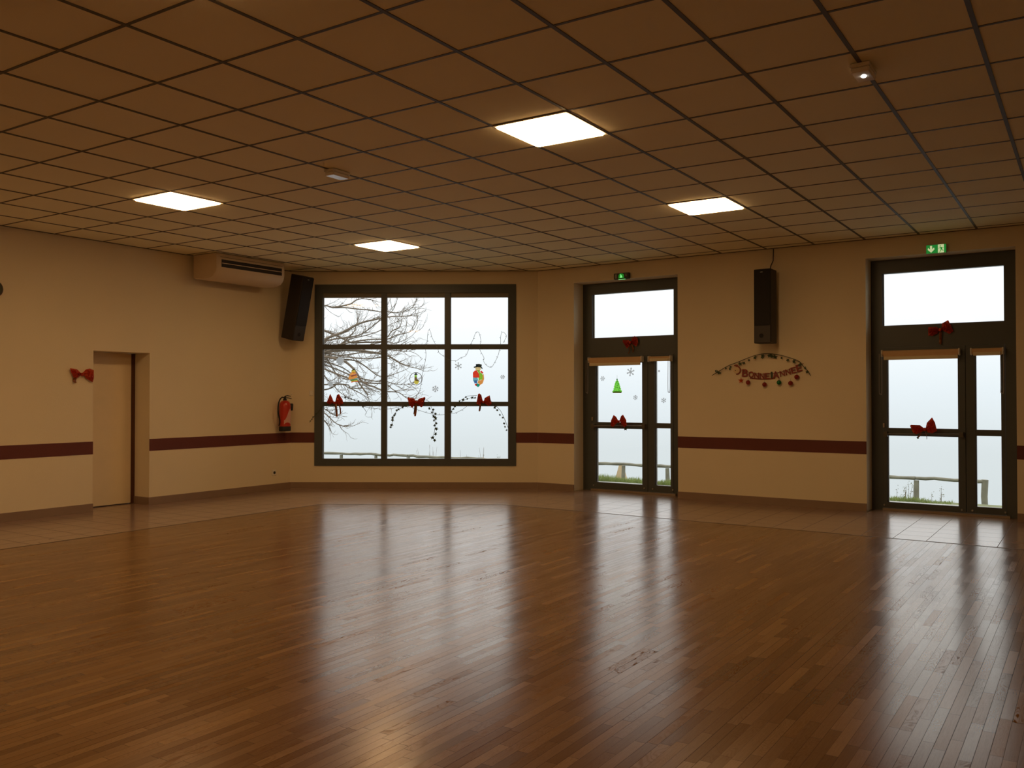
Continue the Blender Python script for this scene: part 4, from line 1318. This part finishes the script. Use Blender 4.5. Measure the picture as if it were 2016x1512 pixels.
# ================================================================ OUTSIDE
# terrace slab, then a grass bank that drops to the fence
tm = MB()
tm.prismz([(-10.5, 8.3), (-6.7, 7.2), (-6.0, 7.3), (-3.0, 9.4), (9.0, 8.98), (9.0, 10.02), (2.6, 10.12), (0.0, 10.22), (-2.4, 10.50), (-4.0, 10.3), (-6.5, 9.2), (-10.5, 8.7)], -0.30, -0.03)
struct('terrace', tm, M['terrace'])
nx, ny = 60, 26
V, F = [], []
rnd = random.Random(11)
def edge_y(x):
    """outer edge of the terrace"""
    P_ = [(-13.5, 8.5), (-6.5, 9.2), (-4.0, 10.3), (-2.4, 10.50), (0.0, 10.22), (2.6, 10.12), (12.0, 9.9)]
    if x <= P_[0][0]:
        return P_[0][1]
    for a, b in zip(P_, P_[1:]):
        if x <= b[0]:
            return a[1] + (b[1] - a[1]) * (x - a[0]) / (b[0] - a[0])
    return P_[-1][1]
def bank_z(d):
    if d < 0.40:
        return -0.045
    return -0.045 - (d - 0.40) * 0.42
for j in range(ny + 1):
    d = -0.05 + 13 * (j / ny) ** 1.7
    for i in range(nx + 1):
        x = -22 + 34 * i / nx
        V.append((x, edge_y(x) + d, bank_z(d) + rnd.uniform(-.02, .02)))
for j in range(ny):
    for i in range(nx):
        a = j * (nx + 1) + i
        F.append((a, a + 1, a + nx + 2, a + nx + 1))
bk = MB().add(V, F)
struct('ground', bk, M['bank'])
# grass blades on the rim of the bank
gb = MB()
rnd = random.Random(3)
V, F = [], []
for k in range(15000):
    x = rnd.uniform(-3.6, 2.5)
    d = min(0.6, abs(rnd.gauss(0.12, 0.16)))
    y = edge_y(x) + d
    zb = bank_z(d) - 0.01
    thin = 0.35 if x > 2.75 else (0.8 if x > 2.2 else 1.0)
    clump = 0.6 + 0.7 * (0.5 + 0.5 * sin(x * 7.3) * sin(x * 3.1 + 1)) * thin
    if x > 2.75 and rnd.random() < .8:
        continue
    h = rnd.uniform(0.03, 0.115) * clump * (1 if x < 1.5 else 0.65)
    a = rnd.uniform(0, 6.28)
    w = rnd.uniform(0.004, 0.008)
    lx, ly = rnd.uniform(-.04, .04), rnd.uniform(-.02, .06)
    n = len(V)
    V += [(x - w * cos(a), y - w * sin(a), zb), (x + w * cos(a), y + w * sin(a), zb), (x + lx, y + ly, zb + h)]
    F.append((n, n + 1, n + 2))
go = MB().add(V, F).build('grass', M['grass'])
tag(go, 'strip of green grass growing along the terrace edge outside the doors', 'grass', kind='stuff')

# fence of round logs
def log(name, a, b, r0, seed, parent):
    rnd = random.Random(seed)
    a, b = Vector(a), Vector(b)
    n = 7
    pts = [a.lerp(b, i / n) + Vector((rnd.uniform(-.012, .012), rnd.uniform(-.01, .01), rnd.uniform(-.014, .014) if 0 < i < n else 0)) for i in range(n + 1)]
    rs = [r0 * rnd.uniform(.85, 1.12) for _ in pts]
    return MB().tube(pts, rs, 9).build(name, M['log'], parent, 60)
fx = [(-16.6, 13.3), (-15.2, 13.85), (-13.9, 14.3), (-12.75, 14.67), (-11.70, 14.87), (-10.72, 15.02), (-9.72, 15.15), (-8.70, 15.27), (-7.75, 15.34), (-6.80, 15.38), (-5.83, 15.40), (-4.781, 15.42), (-3.715, 15.42), (-2.65, 15.40), (-1.6, 15.36), (-0.75, 15.32), (0.25, 15.28), (1.30, 15.26), (2.42, 15.25)]
def rail_z(x):
    return -0.155 + (0.045 * sin(x * 0.9))*0.3
fr_ = tag(empty('log_fence', (fx[-1][0], fx[-1][1], -1.4)), 'low weathered log fence beyond the terrace, seen through the window and doors', 'fence')
o0 = Vector(fr_.location)
for i, (x, y) in enumerate(fx):
    last = i == len(fx) - 1
    rr = 0.050 if last else 0.045
    log('post', Vector((x, y, min(-1.7, bank_z(y - edge_y(x)) - .1))) - o0, Vector((x + (0.02 if last else 0), y, rail_z(x) + (0.03 if last else -0.040))) - o0, rr, 50 + i, fr_)
for i in range(len(fx) - 1):
    (xa, ya), (xb, yb) = fx[i], fx[i + 1]
    log('rail', Vector((xa, ya - 0.01, rail_z(xa))) - o0, Vector((xb, yb - 0.01, rail_z(xb))) - o0, 0.034, 90 + i, fr_)

# sandstone wedge behind the fence
for (x, y, w, h, lab) in ((-5.12, 15.95, 0.125, 0.42, 'pale beige sandstone wedge behind the log fence, seen through the middle door'),
                          (-3.82, 16.30, 0.10, 0.40, 'sliver of pale beige stone behind the fence at the right edge of the middle door')):
    r = MB()
    zt = -0.215
    zb = -1.6
    k = w / h * 1.35
    r.add([(x - k, y - .1, zb), (x + k * .75, y - .1, zb), (x + k * .75, y + .4, zb), (x - k, y + .4, zb), (x - .04, y, zt), (x + .03, y, zt), (x + .03, y + .1, zt - .02), (x - .04, y + .1, zt - .02)],
          [(3, 2, 1, 0), (4, 5, 6, 7), (0, 1, 5, 4), (1, 2, 6, 5), (2, 3, 7, 6), (3, 0, 4, 7)])
    tag(r.build('stone_wedge', M['stone']), lab, 'stone')

# shrubs
def shrub(x, y, z, h, w, n, label, seed, leafy=1.0, lsize=0.03, group='sparse shrubs beyond the fence'):
    rnd = random.Random(seed)
    r = tag(empty('shrub', (x, y, z)), label, 'shrub', group)
    st = MB()
    lf = MB()
    V, F = [], []
    for k in range(n):
        a = rnd.uniform(0, 6.28)
        sp = rnd.uniform(0.1, 1) * w
        hh = h * rnd.uniform(.6, 1)
        p0 = Vector((cos(a) * sp * .3, sin(a) * sp * .3, 0))
        p2 = Vector((cos(a) * sp, sin(a) * sp * .6, hh))
        p1 = p0.lerp(p2, .5) + Vector((rnd.uniform(-.04, .04), 0, .03))
        ps = smooth_pts([p0, p1, p2], 4)
        st.tube(ps, [0.008 * (1 - .8 * i / len(ps)) for i in range(len(ps))], 4)
        for q in range(int(26 * leafy)):
            t = rnd.uniform(.25, 1)
            c = ps[min(len(ps) - 1, int(t * len(ps)))] + Vector((rnd.gauss(0, .03), rnd.gauss(0, .03), rnd.gauss(0, .03)))
            b = rnd.uniform(0, 6.28)
            l = lsize * rnd.uniform(.6, 1.3)
            e1 = Vector((cos(b), sin(b) * .6, rnd.uniform(.1, .9))) * l
            e2 = Vector((-sin(b), cos(b) * .3, rnd.uniform(-.3, .5))) * l * .4
            m = len(V)
            V += [c, c + e1 * .5 + e2, c + e1, c + e1 * .5 - e2]
            F.append((m, m + 1, m + 2, m + 3))
    st.build('stems', M['bark'], r)
    if V:
        lf.add(V, F).build('foliage', M['shrub'], r)
    return r
shrub(1.02, 15.75, -1.3, 1.05, 0.22, 9, 'grey shrub clump behind the fence, left of the post seen through the rightmost door', 1)
shrub(0.72, 15.7, -1.3, 0.85, 0.10, 4, 'thin grey shrub at the left edge of the rightmost door view', 2)
shrub(1.62, 15.75, -1.3, 0.98, 0.25, 8, 'grey shrub clump behind the fence, right of the post seen through the rightmost door', 3)
shrub(3.00, 15.2, -1.35, 0.85, 0.30, 10, 'green-grey bush past the end of the fence, seen through the rightmost door', 4, 1.2)
shrub(-8.25, 15.9, -1.2, 1.16, 0.35, 12, 'low green-grey bush at the lower right corner of the big window', 5, 1.2)
shrub(-8.95, 15.9, -1.2, 1.38, 0.22, 5, 'thin bare twigs left of the bush at the lower right of the big window', 6, 0.1)
shrub(-10.6, 15.9, -1.2, 1.30, 0.55, 12, 'faint tall grasses rising behind the fence in the middle pane column', 7, 0.05)
shrub(-9.62, 15.85, -1.2, 1.22, 0.2, 5, 'bare twigs behind the right mullion of the big window', 8, 0.05)

# ================================================================ BARE TREE
LIMBS = [
[(-8.92,9.7,3.07),(-8.6,9.91,3.17),(-8.46,10.0,3.13),(-8.25,10.14,3.13),(-8.04,10.28,3.1),(-7.83,10.41,3.08),(-7.64,10.54,3.04),(-7.53,10.61,3.05),(-7.41,10.69,3.03),(-7.24,10.8,3.08),(-7.14,10.86,3.13),(-7.11,10.89,3.19)],
[(-8.24,9.78,3.1),(-8.13,9.85,3.12),(-7.95,9.97,3.17),(-7.87,10.03,3.24),(-7.77,10.09,3.27),(-7.61,10.2,3.25),(-7.5,10.27,3.21)],
[(-9.44,10.2,2.84),(-9.11,10.42,2.73),(-8.96,10.51,2.66),(-8.83,10.6,2.59),(-8.7,10.69,2.51),(-8.61,10.74,2.48),(-8.4,10.89,2.49),(-8.14,11.06,2.5),(-8.03,11.13,2.59),(-7.94,11.18,2.72),(-7.83,11.26,2.79),(-7.78,11.28,2.89),(-7.77,11.29,3.05)],
[(-8.14,9.03,2.23),(-7.86,9.21,2.44),(-7.7,9.31,2.52),(-7.54,9.41,2.59),(-7.39,9.51,2.7),(-7.23,9.62,2.77),(-7.03,9.75,2.82),(-6.89,9.83,2.85),(-6.75,9.93,2.87),(-6.59,10.03,2.87),(-6.44,10.13,2.92)],
[(-8.47,9.41,2.16),(-8.14,9.62,2.26),(-7.97,9.73,2.38),(-7.78,9.86,2.59),(-7.73,9.88,2.7),(-7.7,9.9,2.82),(-7.71,9.9,2.92)],
[(-9.21,10.12,2.26),(-8.95,10.29,2.5),(-8.43,10.62,2.6),(-8.3,10.71,2.67),(-8.17,10.79,2.77),(-7.98,10.91,2.95),(-7.86,10.99,3.05),(-7.78,11.04,3.15),(-7.74,11.07,3.27)],
[(-8.36,9.24,2.18),(-8.0,9.48,2.31),(-7.6,9.74,2.42),(-7.31,9.92,2.46),(-7.1,10.07,2.46),(-6.95,10.16,2.54),(-6.79,10.27,2.58),(-6.67,10.34,2.65),(-6.63,10.37,2.75)],
[(-9.67,10.53,2.25),(-9.3,10.78,2.31),(-8.94,11.01,2.36),(-8.49,11.3,2.49),(-8.3,11.43,2.53),(-8.18,11.51,2.49),(-8.05,11.59,2.53),(-7.87,11.71,2.64),(-7.79,11.76,2.75)],
[(-8.77,9.69,2.18),(-8.52,9.86,2.23),(-8.27,10.02,2.18),(-8.02,10.18,2.22),(-7.92,10.25,2.24),(-7.77,10.35,2.22),(-7.58,10.47,2.24),(-7.39,10.59,2.33),(-7.18,10.73,2.38)],
[(-9.3,10.18,2.32),(-8.93,10.42,2.42),(-8.59,10.64,2.41),(-8.42,10.76,2.36),(-8.29,10.84,2.29),(-8.16,10.93,2.27),(-7.98,11.04,2.32),(-7.81,11.16,2.32),(-7.64,11.27,2.29),(-7.53,11.34,2.34)],
[(-8.44,9.31,2.11),(-8.15,9.5,2.11),(-7.83,9.71,2.13),(-7.67,9.82,2.11),(-7.47,9.95,2.09),(-7.26,10.08,2.12),(-7.14,10.16,2.1),(-7.02,10.24,2.16),(-6.94,10.29,2.25)],
[(-9.03,9.88,2.17),(-8.73,10.07,2.19),(-8.48,10.24,2.13),(-8.23,10.41,2.09),(-8.1,10.49,2.01),(-7.97,10.58,1.89),(-7.85,10.66,1.79),(-7.7,10.76,1.78),(-7.55,10.86,1.84),(-7.38,10.97,1.92),(-7.33,11.0,1.97)],
[(-8.07,8.96,2.09),(-7.79,9.14,2.11),(-7.6,9.27,2.06),(-7.48,9.34,2.02),(-7.36,9.42,1.9),(-7.28,9.48,1.76),(-7.23,9.51,1.66),(-7.13,9.58,1.59),(-7.01,9.66,1.54),(-6.92,9.72,1.49),(-6.84,9.77,1.47),(-6.66,9.89,1.45),(-6.54,9.97,1.35),(-6.45,10.03,1.32)],
[(-9.18,10.02,2.2),(-8.96,10.16,2.2),(-8.84,10.25,2.12),(-8.75,10.3,1.95),(-8.67,10.36,1.81),(-8.54,10.45,1.72),(-8.44,10.52,1.71)],
[(-9.6,10.35,1.8),(-9.42,10.47,1.54),(-9.25,10.59,1.52),(-9.11,10.67,1.57),(-9.05,10.71,1.63),(-8.94,10.79,1.63),(-8.81,10.87,1.55),(-8.63,10.99,1.55),(-8.45,11.11,1.53),(-8.3,11.2,1.46)],
[(-8.94,10.79,1.63),(-8.81,10.87,1.55),(-8.63,10.99,1.44),(-8.48,11.09,1.33)],
[(-7.81,9.97,1.73),(-7.69,10.05,1.53),(-7.63,10.09,1.43),(-7.59,10.12,1.28)],
[(-8.66,10.0,2.29),(-8.15,10.33,2.29),(-7.86,10.53,2.25),(-7.63,10.68,2.19),(-7.52,10.75,2.11),(-7.4,10.83,2.03),(-7.27,10.92,1.97),(-7.08,11.04,1.92)],
[(-9.48,10.3,2.12),(-9.08,10.57,1.99),(-8.65,10.86,1.78),(-8.25,11.12,1.68),(-8.1,11.21,1.68),(-7.99,11.29,1.64),(-7.82,11.4,1.62),(-7.64,11.52,1.67)],
[(-8.21,9.1,2.03),(-7.78,9.39,1.81),(-7.38,9.65,1.65),(-7.11,9.84,1.62),(-6.97,9.92,1.6),(-6.87,9.99,1.5),(-6.75,10.07,1.48),(-6.62,10.15,1.54)],
[(-8.8,9.57,1.28),(-8.62,9.69,1.18),(-8.47,9.79,1.06),(-8.37,9.85,0.96),(-8.27,9.92,0.85),(-8.12,10.02,0.79),(-7.98,10.11,0.81)],
[(-9.17,9.92,1.23),(-8.94,10.07,1.18),(-8.81,10.16,1.12),(-8.69,10.24,1.02),(-8.59,10.3,1.01)],
[(-9.3,10.07,1.18),(-9.09,10.22,1.02),(-8.96,10.3,0.87),(-8.86,10.37,0.69)],
[(-8.51,9.38,2.16),(-8.35,9.49,1.97),(-8.21,9.59,1.72),(-8.11,9.66,1.61),(-8.0,9.73,1.46),(-7.83,9.85,1.34)],
[(-8.63,9.54,2.27),(-8.37,9.71,2.27),(-8.16,9.85,2.34),(-7.96,9.98,2.49),(-7.71,10.14,2.56),(-7.46,10.3,2.66),(-7.33,10.39,2.76),(-7.17,10.49,2.84)],
[(-9.24,10.1,2.21),(-8.95,10.29,2.08),(-8.69,10.46,1.98),(-8.52,10.58,1.85),(-8.44,10.63,1.71),(-8.27,10.75,1.67),(-7.99,10.93,1.71)]
]
tree = tag(empty('bare_tree', (-9.55, 9.35, -0.35)), 'bare winter tree with spreading branches outside the left of the big window', 'tree')
t0 = Vector(tree.location)
HUB = Vector((-8.77, 9.57, 2.13))
trunk = MB()
tp = smooth_pts([(-9.55, 9.35, -0.35), (-9.58, 9.37, 0.6), (-9.45, 9.42, 1.4), (-9.15, 9.48, 1.9), HUB], 4)
trunk.tube([p - t0 for p in tp], [0.17 - 0.09 * i / len(tp) for i in range(len(tp))], 10)
tp = smooth_pts([(-9.45, 9.42, 1.3), (-9.6, 9.5, 2.2), (-9.3, 9.7, 3.0), (-9.1, 9.9, 4.2)], 4)
trunk.tube([p - t0 for p in tp], [0.10 - 0.05 * i / len(tp) for i in range(len(tp))], 9)
trunk.build('trunk', M['bark'], tree, 60)
rnd = random.Random(42)
def twig(mb, p, d, L, r, depth):
    n = 4
    pts = [p]
    q = p.copy()
    dd = d.copy()
    for i in range(n):
        dd = (dd + Vector((rnd.gauss(0, .22), rnd.gauss(0, .22), rnd.gauss(0.06, .22)))).normalized()
        q = q + dd * L / n
        pts.append(q.copy())
    mb.tube([v - t0 for v in pts], [r * (1 - .6 * i / n) for i in range(n + 1)], 4, cap=False)
    if depth > 0:
        for i in range(1, n + 1):
            if rnd.random() < 0.75:
                nd = (dd + Vector((rnd.gauss(0, .6), rnd.gauss(0, .6), rnd.gauss(.15, .6)))).normalized()
                twig(mb, pts[i], nd, L * rnd.uniform(.35, .6), r * .65, depth - 1)
for li, l in enumerate(LIMBS):
    P_ = [Vector(q) for q in l]
    start_hub = (P_[0] - HUB).length < 0.55
    if start_hub:
        P_ = [HUB + Vector((rnd.uniform(-.04, .04), 0, rnd.uniform(-.05, .05)))] + P_
    elif P_[0].x < -8.4:
        P_ = [Vector((-9.3, 9.55, P_[0].z - 0.05))] + P_
    sp = smooth_pts(P_, 3)
    n = len(sp)
    r0 = 0.030 if li in (2, 12, 3, 17) else 0.020
    mb = MB()
    mb.tube([p - t0 for p in sp], [max(0.0045, r0 * (1 - .85 * i / n)) for i in range(n)], 6)
    for i in range(2, n - 1):
        d = (sp[i + 1] - sp[i - 1]).normalized()
        for _ in range(2):
            if rnd.random() < 0.37:
                side = Vector((rnd.gauss(0, .5), rnd.gauss(0, .6), rnd.gauss(.1, .6)))
                twig(mb, sp[i], (d + side).normalized(), rnd.uniform(0.16, 0.40), 0.0055, 1)
    twig(mb, sp[-1], (sp[-1] - sp[-3]).normalized(), 0.2, 0.0045, 1)
    mb.build('branch', M['bark'], tree)
# brown spray of twigs next to the fork
sm = MB()
for k in range(70):
    d = Vector((rnd.uniform(.1, 1), rnd.uniform(-.3, .7), rnd.gauss(0, .55))).normalized()
    twig(sm, HUB + Vector((rnd.uniform(-.05, .25), rnd.uniform(-.1, .2), rnd.uniform(-.12, .12))), d, rnd.uniform(.3, .6), 0.007, 1)
sm.build('twigs', M['bark'], tree)
